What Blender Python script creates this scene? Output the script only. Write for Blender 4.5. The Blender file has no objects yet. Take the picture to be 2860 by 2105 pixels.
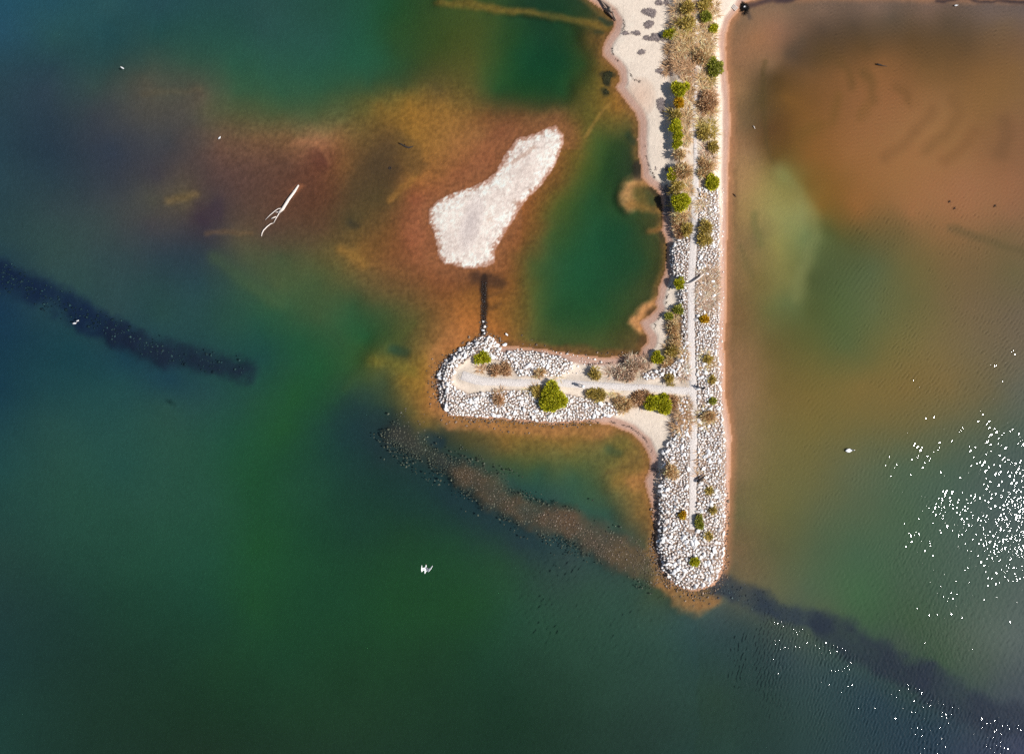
import bpy, bmesh, math, random
import numpy as np
from mathutils import Vector, Matrix

rng = np.random.default_rng(11)
random.seed(11)
scene = bpy.context.scene
COL = scene.collection

# ------------------------------------------------------------------ scale
S = 0.06            # metres covered by one photo pixel at water level
CX, CY = 1430.0, 1052.5
HC = 1430 * S / 0.74   # height of the drone
SUN_AZ = np.array([1.0, -0.27]); SUN_AZ /= np.linalg.norm(SUN_AZ)
SUN_ZEN = math.radians(44)

def W(px, py, z=0.0):
    f = (HC - z) / HC
    return (px - CX) * S * f, (CY - py) * S * f

def lin(c):
    c = np.asarray(c, float) / 255.0
    return np.where(c <= 0.04045, c / 12.92, ((c + 0.055) / 1.055) ** 2.4)

def sstep(a, b, x):
    t = np.clip((x - a) / (b - a), 0, 1)
    return t * t * (3 - 2 * t)

# ------------------------------------------------------------------ noise
_tab = np.random.default_rng(5).random((512, 512))
def vnoise(X, Y, scale, seed=0):
    x = X / scale + seed * 37.17; y = Y / scale + seed * 11.73
    x0 = np.floor(x).astype(int); y0 = np.floor(y).astype(int)
    fx = x - x0; fy = y - y0
    fx = fx * fx * (3 - 2 * fx); fy = fy * fy * (3 - 2 * fy)
    a = _tab[y0 & 511, x0 & 511]; b = _tab[y0 & 511, (x0 + 1) & 511]
    c = _tab[(y0 + 1) & 511, x0 & 511]; d = _tab[(y0 + 1) & 511, (x0 + 1) & 511]
    return (a * (1 - fx) + b * fx) * (1 - fy) + (c * (1 - fx) + d * fx) * fy
def fbm(X, Y, scale, seed=0, n=4):
    s = 0; a = 1; t = 0
    for i in range(n):
        s = s + a * vnoise(X, Y, scale / 2 ** i, seed + i * 3); t += a; a *= 0.55
    return s / t * 2 - 1          # about -1..1

# ------------------------------------------------------------------ outlines (photo pixels)
LAND = [(1643,0),(1673,22),(1698,39),(1716,61),(1710,83),(1690,113),(1681,142),(1686,162),(1708,181),(1727,203),
 (1730,225),(1718,243),(1732,265),(1752,292),(1771,316),(1781,343),(1780,400),(1781,429),(1789,464),(1793,496),
 (1813,518),(1833,532),(1847,552),(1850,581),(1852,613),(1846,643),(1857,665),(1862,692),(1861,726),(1855,760),
 (1840,800),(1836,825),(1830,843),(1833,859),(1813,881),(1784,898),(1796,922),(1809,942),(1808,957),(1789,971),
 (1787,989),(1747,993),(1686,996),(1640,992),(1582,986),(1506,973),(1442,968),(1392,966),(1386,947),(1361,936),
 (1343,937),(1328,945),(1290,973),(1259,989),(1234,1012),(1224,1039),(1216,1067),(1224,1093),(1226,1123),
 (1240,1147),(1260,1161),(1315,1165),(1379,1170),(1455,1177),(1544,1184),(1633,1178),(1702,1186),(1762,1210),
 (1794,1238),(1814,1282),(1812,1318),(1800,1342),(1808,1370),(1818,1410),(1826,1463),(1830,1490),(1828,1530),
 (1840,1568),(1846,1596),(1872,1624),(1902,1641),(1934,1653),(1964,1646),(1996,1633),(2014,1608),(2025,1572),
 (2028,1515),(2033,1474),(2037,1420),(2040,1357),(2042,1294),(2044,1225),(2036,1155),(2026,1106),(2025,1070),
 (2028,1013),(2023,971),(2027,922),(2029,861),(2030,800),(2031,718),(2034,645),(2035,547),(2036,473),(2040,400),
 (2041,318),(2038,257),(2031,196),(2027,135),(2031,93),(2041,61),(2060,37),(2074,14),(2095,2),(2150,-8),(2300,-12),
 (2640,-8),(2900,-4),(3300,-10),(9000,-40),(70000,-400),(70000,-70000),(-70000,-70000),(-70000,-3000),(-9000,-1200),
 (800,-260),(1400,-140),(1590,-40)]
ISLE = [(1551,351),(1573,376),(1575,401),(1559,442),(1520,509),(1468,559),(1445,596),(1423,632),(1392,682),(1381,707),
 (1383,732),(1362,747),(1301,747),(1245,738),(1225,718),(1214,654),(1198,621),(1200,584),(1223,559),(1281,534),
 (1317,523),(1356,504),(1390,476),(1409,431),(1445,387),(1501,370)]
ROCK_MAIN = [(1950,520),(2003,525),(2010,600),(2008,760),(2010,860),(2007,1000),(2013,1060),(2019,1180),(2027,1240),
 (2025,1350),(2021,1520),(2017,1575),(2003,1612),(1980,1634),(1935,1648),(1900,1636),(1872,1618),(1852,1590),
 (1845,1560),(1835,1530),(1840,1480),(1841,1400),(1847,1320),(1852,1262),(1868,1235),(1890,1195),(1885,1112),
 (1935,1108),(1935,1060),(1870,1052),(1800,1060),(1792,1045),(1880,1018),(1893,985),(1903,940),(1905,870),(1893,820),
 (1903,800),(1884,775),(1872,740),(1874,690),(1890,672),(1925,660),(1950,640)]
ROCK_ARM = [(1262,1159),(1244,1143),(1230,1118),(1228,1090),(1220,1065),(1228,1038),(1240,1012),(1262,990),(1292,972),
 (1325,948),(1345,940),(1375,942),(1390,965),(1400,985),(1450,980),(1500,984),(1560,996),(1600,1012),(1600,1030),
 (1560,1050),(1450,1048),(1420,1012),(1380,1002),(1340,987),(1300,1002),(1278,1022),(1262,1055),(1265,1080),
 (1310,1102),(1400,1092),(1480,1092),(1560,1098),(1630,1112),(1680,1125),(1725,1132),(1722,1158),(1633,1171),
 (1544,1177),(1455,1170),(1379,1164)]
SPINE = [(1875,-400),(2000,-400),(2000,200),(2000,520),(1880,620),(1880,480),(1880,200)]
PATH_MAIN = [(1944,-120),(1945,0),(1947,60),(1944,140),(1943,260),(1939,330),(1942,420),(1945,480),(1939,540),(1940,620),
 (1936,690),(1932,750),(1931,830),(1930,900),(1932,1000),(1936,1085),(1938,1200),(1936,1300),(1935,1400),(1932,1478)]
PATH_ARM = [(1290,1048),(1340,1064),(1450,1069),(1540,1068),(1620,1073),(1700,1078),(1800,1083),(1930,1092)]

def inside(poly, X, Y):
    res = np.zeros(X.shape, bool)
    n = len(poly)
    for i in range(n):
        x1, y1 = poly[i]; x2, y2 = poly[(i + 1) % n]
        if y1 == y2: continue
        c = (y1 > Y) != (y2 > Y)
        res ^= c & (X < (x2 - x1) * (Y - y1) / (y2 - y1) + x1)
    return res
def dist_line(pts, X, Y, closed=False):
    d2 = np.full(X.shape, 1e18)
    n = len(pts)
    for i in range(n if closed else n - 1):
        x1, y1 = pts[i]; x2, y2 = pts[(i + 1) % n]
        dx, dy = x2 - x1, y2 - y1
        t = np.clip(((X - x1) * dx + (Y - y1) * dy) / (dx * dx + dy * dy + 1e-9), 0, 1)
        d2 = np.minimum(d2, (X - x1 - t * dx) ** 2 + (Y - y1 - t * dy) ** 2)
    return np.sqrt(d2)
def sdf(poly, X, Y):
    d = dist_line(poly, X, Y, True)
    return np.where(inside(poly, X, Y), d, -d)

# ------------------------------------------------------------------ how the water reads from above (photo px, sRGB)
PTS = """0 20 42 88 115;150 20 42 86 105;300 20 48 90 100;450 20 42 82 92;600 20 40 84 82;750 20 44 88 80;900 20 42 88 72;1020 20 42 92 68;1090 20 38 88 55;1130 30 45 88 48;1230 40 62 88 42;1330 30 72 92 42;1480 15 34 72 48;1580 25 32 72 45;1640 35 48 72 40
0 100 45 88 115;150 100 48 90 98;300 100 40 82 92;450 100 40 84 84;600 110 42 88 75;750 100 44 88 80;900 110 44 92 78;1030 110 42 95 68;1120 110 52 88 48;1250 110 68 88 38;1350 100 70 88 40;1440 100 40 80 42;1520 110 30 75 50;1600 100 45 80 42;1660 110 105 85 42
0 180 45 80 100;150 190 45 72 88;300 180 48 82 86;400 170 62 88 82;520 180 58 90 74;650 180 48 94 72;800 180 46 94 78;950 180 45 95 72;1050 170 46 98 70;1130 190 58 92 55;1220 180 78 88 42;1330 180 85 92 42;1400 180 52 85 42;1480 180 28 80 50;1560 170 26 80 50;1620 180 50 85 42;1680 195 110 95 42
0 260 48 75 92;130 260 52 72 90;260 250 62 84 84;400 245 92 88 76;560 260 95 84 70;590 300 95 90 68;660 250 62 95 68;780 250 55 98 72;900 250 52 98 72;1040 230 50 95 68;1130 240 72 92 55;1230 250 96 86 48;1330 250 92 90 45;1400 250 42 85 45;1480 260 40 85 45;1560 250 36 82 45;1620 250 85 92 42;1690 270 130 105 45
0 340 46 72 90;130 330 48 68 86;280 330 66 72 82;420 330 86 82 78;560 330 86 80 72;680 320 95 92 62;760 330 88 95 62;880 330 82 96 62;1000 320 100 98 52;1060 290 125 105 48;1150 280 150 115 48;1260 300 150 115 55;1360 320 120 85 48;1450 320 105 78 45;1560 320 105 80 45;1640 310 95 95 42;1720 300 150 110 50
0 420 45 72 88;150 420 46 66 84;320 410 58 66 82;480 400 76 72 78;620 400 115 80 68;720 400 125 88 65;800 390 128 92 64;880 400 165 115 85;930 400 140 102 66;1000 400 110 88 52;1080 400 95 75 48;1150 390 140 108 50;1250 380 150 112 60;1350 380 150 110 68;1420 380 130 82 58;1600 400 125 98 40;1660 400 62 90 45;1730 400 52 78 45
0 500 48 76 88;150 500 50 72 82;320 490 66 70 80;450 490 76 68 76;580 480 92 68 68;700 470 105 72 66;800 470 100 68 58;900 450 105 64 50;960 470 120 85 52;1040 470 80 66 46;1110 470 78 64 44;1160 480 150 108 55;1250 470 145 100 60;1340 470 135 85 60;1540 480 125 88 42;1620 470 68 88 40;1700 470 40 80 48;1780 460 50 68 48
0 580 50 78 85;150 570 58 78 82;300 570 70 78 80;420 560 90 86 76;520 550 110 92 70;600 560 78 62 70;700 560 95 68 62;800 560 100 66 54;900 550 96 62 46;980 560 88 72 48;1060 550 80 70 45;1120 550 105 78 45;1170 560 140 82 60;1480 570 130 88 45;1560 560 70 88 42;1640 550 34 82 55;1720 560 50 85 52
0 660 52 82 84;150 650 60 86 82;300 640 68 82 80;420 630 78 74 78;560 620 70 56 70;680 640 98 82 66;760 650 88 68 60;880 640 92 68 52;980 620 78 72 48;1080 640 112 78 46;1160 640 150 90 68;1450 660 128 84 48;1540 650 52 86 50;1640 640 30 85 62;1740 640 32 85 62;1810 620 70 82 50
0 720 44 74 82;120 720 58 86 82;300 720 60 82 82;450 720 56 70 80;560 720 54 66 78;700 710 82 86 66;800 710 72 86 62;920 700 95 85 52;1000 700 130 95 50;1080 710 120 80 50;1180 720 150 92 66;1420 740 125 82 45;1480 730 60 80 45;1560 740 32 85 60;1680 740 30 85 62;1780 740 36 85 60;1830 740 66 78 45
0 830 32 62 86;220 790 56 86 82;400 800 52 80 80;560 800 48 76 82;680 790 62 88 72;780 790 78 95 64;900 790 72 92 60;1020 790 95 88 56;1120 790 110 82 52;1220 790 130 80 52;1310 780 95 62 42;1420 800 115 82 45;1480 800 66 82 42;1560 810 30 82 55;1680 820 30 85 60;1780 820 60 85 55
30 930 30 66 90;300 870 52 80 82;450 880 48 82 78;620 880 45 82 72;760 870 50 92 66;900 880 66 94 62;1000 870 50 90 60;1090 880 72 90 55;1200 880 105 82 48;1290 880 150 100 55;1320 830 120 85 45;1400 870 130 95 48;1480 880 75 82 42;1560 890 34 82 50;1680 890 36 85 52;1760 890 66 85 50
50 1000 30 68 86;200 970 30 72 85;350 985 30 66 85;620 930 42 82 72;720 940 38 84 70;850 950 40 90 62;950 950 52 90 58;1030 940 38 88 55;1120 940 78 94 52;1190 950 110 88 50;1260 950 160 112 70;1420 940 140 95 50;1500 930 60 82 45;1600 950 55 80 45;1720 950 70 80 45;1800 950 90 72 45
0 1080 28 66 88;150 1070 34 76 88;330 1060 36 78 86;470 1060 32 68 84;720 1010 34 78 72;800 1030 40 86 62;900 1020 38 90 55;1000 1010 60 96 52;1060 1010 110 105 48;1120 980 66 88 58;1180 1010 130 108 50;1220 980 165 115 72
0 1200 36 76 88;150 1180 42 82 84;300 1150 40 82 84;450 1140 46 84 78;560 1110 40 78 78;700 1110 40 84 66;820 1100 38 90 52;920 1100 40 86 58;1000 1090 50 82 66;1080 1070 70 90 62;1140 1060 135 112 48;1180 1080 140 110 50;1210 1130 170 118 65;1150 1150 100 95 52;1190 1190 120 105 55;1080 1150 52 80 66
0 1300 38 80 84;150 1300 44 84 80;330 1300 40 82 78;500 1250 44 86 74;650 1220 36 84 64;780 1200 38 90 52;900 1200 36 78 64;1000 1200 35 70 68;1100 1210 48 62 62;1230 1210 55 70 58;1300 1230 78 82 50;1420 1240 125 100 50;1560 1230 140 105 52;1660 1220 130 95 50;1740 1250 105 95 45
1200 1290 42 70 66;1300 1280 44 74 68;1420 1290 70 86 52;1500 1300 70 88 52;1600 1290 90 92 48;1700 1270 80 88 50;1770 1290 115 92 48;1720 1340 125 98 48;1600 1340 50 86 66;1500 1340 45 84 68;1400 1340 45 80 70;1660 1360 60 88 62;1740 1370 110 95 52;1700 1420 42 80 70;1780 1430 115 90 48;1780 1480 95 82 52;1740 1500 45 75 72;1650 1430 42 78 70;1560 1390 46 78 72;1790 1540 70 80 62
0 1400 40 78 76;200 1420 42 82 72;400 1400 42 82 72;600 1400 40 84 66;720 1350 34 84 52;850 1350 36 82 60;1000 1350 33 70 62;1130 1330 34 64 64;1250 1400 34 62 66;1350 1450 38 64 68;1450 1520 44 68 72;1600 1560 52 74 76;1720 1580 52 76 74
0 1550 42 74 68;200 1560 40 78 66;400 1560 38 78 62;600 1550 36 80 58;720 1520 34 82 46;860 1500 32 76 54;1000 1500 32 70 58;1130 1500 34 72 54;1260 1520 34 74 54;1400 1580 40 80 56;1520 1620 46 76 68;1650 1650 48 80 70;1780 1650 52 82 74;1840 1660 70 86 64
0 1700 38 66 64;200 1700 36 68 60;400 1700 34 70 54;600 1700 32 72 50;720 1680 34 78 42;900 1680 30 70 44;1100 1700 32 74 42;1300 1700 32 74 42;1450 1720 38 78 60;1600 1750 44 78 66;1750 1750 48 80 72;1900 1730 52 80 80;2000 1730 56 78 84
0 1850 36 66 64;250 1850 34 62 52;450 1850 32 62 46;620 1850 32 66 40;800 1850 30 66 40;1000 1850 30 62 36;1200 1850 30 62 38;1350 1850 30 66 46;1500 1870 34 66 52;1700 1870 40 72 62;1850 1850 44 74 68
0 2000 36 66 60;250 2000 34 60 48;450 2000 32 58 42;650 2000 30 58 36;850 2000 32 60 36;1050 2000 32 58 36;1250 2000 30 58 38;1450 2000 28 58 42;1650 2010 34 62 52;1850 2000 40 66 60;2000 1950 42 68 62
0 2100 36 64 58;300 2100 34 58 46;600 2100 32 52 36;900 2100 32 54 36;1200 2100 30 54 38;1500 2100 30 56 44;1800 2100 34 58 52;2050 2100 40 66 64
2080 60 140 110 90;2120 110 165 118 88;2180 80 155 112 92;2150 180 150 115 88;2060 250 165 125 90;2060 400 160 122 88;2060 150 150 110 85;2200 30 135 108 92;2300 30 130 102 90;2450 20 138 108 98;2600 15 140 108 98;2750 20 130 105 100;2850 30 125 102 98
2230 150 90 70 58;2300 80 92 72 62;2400 60 95 75 65;2500 50 105 85 75;2650 60 108 84 70;2800 70 130 100 80;2300 150 100 74 48;2420 130 105 76 50;2560 110 110 80 56;2700 120 115 84 60;2840 120 130 95 72
2140 210 105 82 60;2180 230 90 66 38;2260 210 120 85 55;2350 200 135 92 58;2450 190 145 98 62;2600 190 130 92 58;2750 190 135 95 62;2850 190 140 100 66
2120 280 95 78 52;2200 280 125 88 45;2280 280 125 86 48;2380 270 140 95 60;2500 270 150 100 64;2640 280 150 105 68;2780 280 145 102 64;2860 280 140 100 68
2110 350 110 92 64;2150 360 95 68 38;2250 360 130 92 48;2350 350 140 96 56;2480 350 152 104 64;2600 360 158 110 68;2740 360 145 100 64;2850 360 140 95 68
2120 430 135 112 78;2160 430 96 76 34;2260 430 128 92 44;2380 430 148 102 58;2520 430 155 106 62;2660 430 150 104 64;2800 430 140 95 66
2060 520 160 135 92;2130 520 150 140 85;2200 490 120 125 70;2260 510 112 96 42;2380 500 135 98 50;2520 500 152 106 62;2680 510 155 105 72;2830 510 150 100 72
2080 600 150 135 85;2170 600 140 145 88;2250 600 130 140 88;2300 580 120 98 40;2400 580 140 100 52;2550 590 150 106 66;2700 590 152 105 72;2840 600 140 98 72
2060 680 140 122 82;2110 660 110 110 70;2180 690 135 140 80;2260 660 105 130 82;2310 640 80 95 48;2400 640 92 90 48;2520 640 112 95 56;2650 660 128 98 62;2800 680 112 92 62
2050 780 125 110 72;2110 780 112 110 62;2200 770 110 122 70;2260 760 66 88 48;2340 760 74 98 58;2440 760 82 102 66;2560 750 105 100 58;2700 760 112 95 62;2840 770 100 92 62
2060 870 118 100 62;2130 870 95 105 58;2190 850 90 112 68;2260 860 72 92 48;2350 860 76 102 58;2450 850 88 106 66;2560 850 98 102 60;2700 860 108 96 66;2840 880 100 92 72
2060 980 132 105 72;2150 970 96 90 48;2250 970 84 92 46;2370 960 78 98 56;2480 960 100 102 56;2600 960 108 102 60;2720 970 105 98 66;2850 970 98 92 72
2060 1100 140 108 78;2150 1090 110 92 50;2260 1090 108 94 44;2400 1080 112 98 48;2520 1080 112 98 50;2650 1080 110 98 56;2760 1080 95 92 62;2850 1090 85 92 78
2060 1200 138 108 76;2150 1200 110 95 50;2280 1200 106 94 44;2420 1200 100 94 48;2540 1190 98 94 52;2660 1200 86 92 62;2780 1210 72 88 70;2850 1210 70 88 76
2060 1320 132 104 68;2150 1320 112 98 52;2280 1310 100 94 50;2400 1310 88 94 60;2520 1310 72 92 64;2650 1320 66 88 68;2800 1320 66 84 78
2060 1430 112 100 60;2150 1430 105 96 50;2280 1430 88 92 56;2400 1430 76 92 60;2520 1430 66 90 62;2650 1440 66 88 74;2800 1440 68 84 82
2060 1530 118 94 62;2150 1530 92 90 54;2280 1530 74 90 58;2400 1540 64 92 62;2520 1540 66 90 66;2650 1540 66 88 72;2800 1550 72 90 82
2080 1615 110 98 68;2180 1650 95 98 68;2260 1640 76 94 66;2400 1650 62 96 60;2520 1650 64 88 64;2650 1660 66 88 72;2800 1660 76 92 82
2300 1720 76 90 64;2420 1720 60 90 58;2540 1740 62 86 58;2680 1760 78 94 76;2820 1780 88 100 92
2500 1800 64 80 64;2620 1850 62 84 60;2740 1880 72 86 74;2850 1900 72 82 84
2080 1760 52 74 78;2200 1830 50 72 78;2320 1900 48 72 76;2450 1960 44 66 74;2600 2030 44 64 74;2750 2080 56 66 82;2850 2080 60 66 88;2150 1950 44 70 70;2300 2030 44 68 70;2450 2090 44 64 72"""
P = np.array([[float(v) for v in q.split()] for ln in PTS.split("\n") for q in ln.split(";")])
_pp = P[:, :2]
_A = np.sqrt(((_pp[:, None] - _pp[None]) ** 2).sum(2)) + np.eye(len(P)) * -6.0
_mean = P[:, 2:].mean(0)
_w = np.linalg.solve(_A, P[:, 2:] - _mean)
CG = 12
_gx = np.arange(-60, 2932, CG); _gy = np.arange(-60, 2172, CG)
_GX, _GY = np.meshgrid(_gx, _gy)
_T0 = np.zeros(_GX.shape + (3,))
for i in range(_GX.shape[0]):
    d = np.sqrt((_GX[i][:, None] - _pp[None, :, 0]) ** 2 + (_GY[i][:, None] - _pp[None, :, 1]) ** 2)
    _T0[i] = d @ _w + _mean
# second, finer reading of the same water at single spots
REF = """150 50 46 82 92;450 50 47 80 80;900 50 42 80 70;1200 100 60 78 38;1480 150 30 70 42;1250 250 92 80 42;1050 250 68 90 58;850 250 64 90 66
150 260 54 68 80;420 260 80 80 74;150 450 49 65 77;420 420 66 66 76;620 400 100 85 70;760 380 107 96 62;1060 450 95 72 46;1250 330 164 116 56
100 650 52 72 78;350 650 62 68 78;560 620 66 56 62;850 620 112 78 56;1000 745 112 88 52;1150 760 132 88 52;650 900 45 78 72;880 950 40 86 56
100 1100 34 68 76;400 1200 44 82 74;700 1200 36 80 58;950 1150 38 70 60;1410 880 155 104 50;1600 1230 132 112 54;1450 1335 50 70 58;1720 1280 122 108 60
100 1700 36 62 58;400 1900 32 58 44;700 1800 32 68 46;1100 1450 31 64 48;1300 1750 34 70 44;1600 1650 50 76 64;1700 1900 44 70 58;2090 1850 50 70 68
2150 60 152 112 86;2300 80 82 66 50;2600 30 104 84 70;2190 240 94 70 40;2400 130 102 76 48;2750 200 120 86 52;2250 360 118 84 42;2800 420 132 96 62
2080 450 168 132 90;2080 700 138 114 74;2240 650 136 132 84;2450 600 112 96 56;2700 640 140 104 68;2600 800 112 98 62;2450 850 92 92 56;2190 850 102 106 66
2100 1000 132 112 72;2350 1050 112 106 62;2650 990 120 104 68;2150 1350 112 106 66;2430 1310 90 96 74;2610 1550 76 96 78;2300 1610 76 94 72;2610 1750 64 84 68
650 180 57 84 78;1670 730 32 78 48;300 100 42 78 86;2520 430 150 106 72;2170 600 150 135 88;700 560 82 62 56;1000 1850 32 66 42;2350 760 82 86 54"""
RF = np.array([[float(v) for v in q.split()] for ln in REF.split("\n") for q in ln.split(";")])
def _t0(x, y): return np.sqrt((x - _pp[:, 0]) ** 2 + (y - _pp[:, 1]) ** 2) @ _w + _mean
_cor = np.array([q[2:] - _t0(q[0], q[1]) for q in RF])
for sgn in (1, -1):
    sel = (RF[:, 0] - 1950) * sgn > 0
    wt = np.exp(-((_GX[..., None] - RF[sel, 0]) ** 2 + (_GY[..., None] - RF[sel, 1]) ** 2) / (2 * 150.0 ** 2))
    fld = (wt @ _cor[sel]) / (wt.sum(-1) + .12)[..., None]
    mk = ((_GX - 1950) * sgn > 0)[..., None]
    _T0 = np.where(mk, _T0 + fld, _T0)
_T0 = np.clip(_T0, 14, 235)
def bil(arr, x0, y0, step, X, Y):
    u = np.clip((X - x0) / step, 0, arr.shape[1] - 1.001); v = np.clip((Y - y0) / step, 0, arr.shape[0] - 1.001)
    iu = u.astype(int); iv = v.astype(int); fu = u - iu; fv = v - iv
    if arr.ndim == 3: fu = fu[..., None]; fv = fv[..., None]
    return (arr[iv, iu] * (1 - fu) + arr[iv, iu + 1] * fu) * (1 - fv) + (arr[iv + 1, iu] * (1 - fu) + arr[iv + 1, iu + 1] * fu) * fv

# soft-edged beds of sand, weed, stone and painted-in shade: outline, half width, softness, colour, strength
STROKES = [
 ([(-80,735),(70,800),(170,850),(260,890),(350,935)], 30, 26, (22,34,66), .9),
 ([(330,930),(440,975),(560,1010),(640,1022),(680,1025)], 26, 30, (28,34,56), .85),
 ([(1000,1180),(1120,1240),(1250,1330),(1400,1420),(1520,1490)], 55, 50, (32,52,62), .45),  # shadowed deep side of the reef, painted into the bed colour
 ([(1100,1215),(1180,1260),(1280,1310),(1340,1350)], 20, 26, (66,58,52), .6),
 ([(1290,1320),(1380,1370),(1480,1430),(1580,1475)], 28, 24, (100,76,54), .8),
 ([(1560,1450),(1600,1475),(1680,1520),(1760,1560)], 38, 26, (98,76,60), .8),
 ([(1740,1550),(1800,1580),(1850,1600)], 30, 24, (100,84,62), .8),
 ([(1836,1500),(1834,1540),(1852,1612),(1900,1660),(1950,1682),(1985,1670)], 24, 18, (160,116,72), .9),
 ([(1995,1625),(2060,1650),(2120,1675),(2200,1715),(2300,1755)], 26, 20, (46,56,74), .85),
 ([(2300,1762),(2400,1810),(2500,1860),(2600,1905)], 38, 24, (42,50,64), .9),
 ([(2600,1915),(2700,1965),(2800,2000),(2950,2025)], 40, 30, (44,52,68), .85),
 ([(1230,5),(1330,18),(1400,28),(1500,45),(1560,56),(1640,68),(1700,76)], 8, 10, (130,102,44), .8),
 ([(1634,386),(1662,340),(1702,292)], 3, 5, (158,122,62), .8),
 ([(1800,506),(1765,520),(1745,545),(1758,572)], 16, 16, (222,160,108), .9),
 ([(1758,572),(1795,586),(1850,583)], 6, 12, (165,118,62), .7),
 ([(1785,535),(1790,565)], 16, 20, (132,100,50), .7),
 ([(1815,868),(1808,885)], 10, 14, (150,100,60), .6),
 ([(1846,644),(1815,646)], 5, 10, (165,112,62), .7),
 ([(1835,846),(1802,868),(1776,892),(1795,918)], 11, 14, (220,158,106), .9),
 ([(1800,1335),(1770,1345)], 14, 20, (180,125,75), .7),
 ([(1225,980),(1205,1060),(1212,1130),(1260,1185),(1400,1195),(1560,1205),(1700,1200)], 14, 16, (180,126,78), .8),
 ([(1400,962),(1500,968),(1600,982),(1740,988)], 12, 10, (118,80,46), .65),
 ([(1682,205),(1710,205)], 6, 5, (48,46,32), .8), ([(1692,212),(1697,232)], 7, 5, (44,44,32), .85),
 ([(1690,250),(1694,262)], 7, 6, (50,52,34), .8),
 ([(1680,58),(1700,64),(1718,62)], 5, 6, (28,52,44), .7), ([(1665,92),(1684,92)], 5, 6, (58,62,38), .65),
 ([(1775,468),(1784,492)], 12, 10, (52,46,40), .8), ([(1815,528),(1838,548),(1846,566)], 7, 7, (48,42,30), .75),
 ([(1848,585),(1849,625)], 4, 5, (46,40,30), .7), ([(1843,655),(1856,678)], 5, 6, (48,48,34), .6),
 ([(1810,878),(1832,862)], 5, 7, (80,58,38), .6), ([(1800,958),(1806,945)], 6, 10, (88,64,42), .6),
 ([(1760,375),(1772,395)], 8, 8, (40,60,44), .6), ([(1770,985),(1786,983)], 5, 6, (60,48,34), .6),
 ([(1352,775),(1351,850),(1353,930)], 8, 6, (26,20,20), .92), ([(1330,775),(1395,790)], 14, 16, (66,46,36), .7),  # shadow of the groyne and its dark halo, painted into the bed colour
 ([(1400,850),(1362,870)], 4, 6, (84,58,36), .5), ([(1405,815),(1362,832)], 4, 6, (84,58,36), .5),
 ([(2080,22),(2086,40),(2092,58)], 6, 7, (70,62,62), .75), ([(2092,16),(2150,8),(2240,-6)], 5, 7, (64,50,58), .85),
 ([(2620,-2),(2740,0),(2900,6)], 3, 6, (44,34,42), .85),
 ([(2345,170),(2375,200),(2380,238)], 4, 20, (104,76,42), 0.52), ([(2415,200),(2437,235),(2440,278)], 5, 20, (102,76,42), 0.57),
 ([(2500,240),(2528,258),(2534,282)], 4, 20, (112,80,46), 0.47), ([(2600,310),(2570,350),(2530,400),(2470,440)], 5, 28, (118,84,52), 0.47),
 ([(2660,275),(2682,320),(2640,370),(2590,420)], 5, 28, (120,86,52), 0.47), ([(2720,370),(2680,420),(2635,455)], 4, 24, (122,84,52), 0.43),
 ([(2800,330),(2812,380),(2790,430)], 8, 28, (112,80,54), 0.47), ([(2338,270),(2325,335)], 4, 24, (112,82,40), 0.47),
 ([(2425,290),(2405,330)], 4, 20, (116,84,44), 0.47), ([(2240,380),(2290,350)], 6, 28, (112,82,38), 0.43),
 ([(2136,180),(2132,300),(2140,400),(2160,455)], 5, 9, (88,72,40), .5), ([(2200,150),(2240,120)], 10, 20, (84,70,56), .5),
 ([(2180,470),(2230,540),(2268,600),(2276,650),(2250,740),(2230,820)], 10, 26, (140,140,92), .4),
 ([(2660,640),(2760,670),(2870,710)], 8, 16, (94,82,54), .5), ([(2108,600),(2116,650),(2124,680)], 8, 10, (118,112,68), .6),
 ([(2062,690),(2085,730),(2100,770)], 6, 12, (104,96,58), .4), ([(2052,480),(2054,640)], 4, 8, (128,98,66), .45),
 ([(880,395),(860,392),(820,405)], 6, 12, (176,120,88), .5), ([(888,400),(900,425),(920,450)], 4, 8, (168,116,80), .55),
 ([(1165,490),(1120,535),(1090,560)], 7, 9, (165,118,58), .6), ([(955,700),(990,715),(1010,735)], 10, 16, (160,118,58), .65),
 ([(985,650),(1000,645)], 5, 8, (150,112,54), .5), ([(975,625),(992,640)], 8, 12, (52,48,40), .6),
 ([(1040,730),(1080,748),(1120,765)], 5, 10, (140,98,54), .4), ([(1090,380),(1030,450),(1000,530)], 22, 26, (78,64,44), .35),
 ([(1130,400),(1155,425),(1160,455)], 22, 22, (76,60,40), .45), ([(470,565),(510,555),(545,548)], 6, 14, (128,104,66), .6),
 ([(580,655),(640,648),(700,652)], 4, 9, (126,96,68), .5), ([(560,600),(600,590)], 22, 30, (58,44,60), .5),
 ([(880,430),(900,455)], 16, 20, (88,50,42), .4), ([(400,262),(480,256),(560,250)], 5, 12, (104,92,72), .4),
 ([(1040,1010),(1090,1010),(1150,1040)], 10, 18, (130,118,48), .5), ([(1060,990),(1110,950),(1160,900)], 5, 14, (92,98,50), .45),
 ([(960,1080),(1010,1040)], 6, 16, (66,90,56), .4), ([(1130,985),(1100,975)], 12, 14, (44,74,58), .6),
 ([(1190,1215),(1230,1240)], 14, 14, (34,52,62), .7), ([(1650,1205),(1580,1240)], 5, 14, (140,104,52), .4),
 ([(1700,1250),(1725,1262)], 9, 12, (52,78,58), .5), ([(1785,1275),(1760,1300),(1700,1320)], 5, 9, (96,78,44), .5),
 ([(600,715),(680,790),(780,850)], 8, 24, (78,98,64), .4), ([(835,520),(815,530)], 6, 8, (176,112,78), .7),
]

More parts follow.
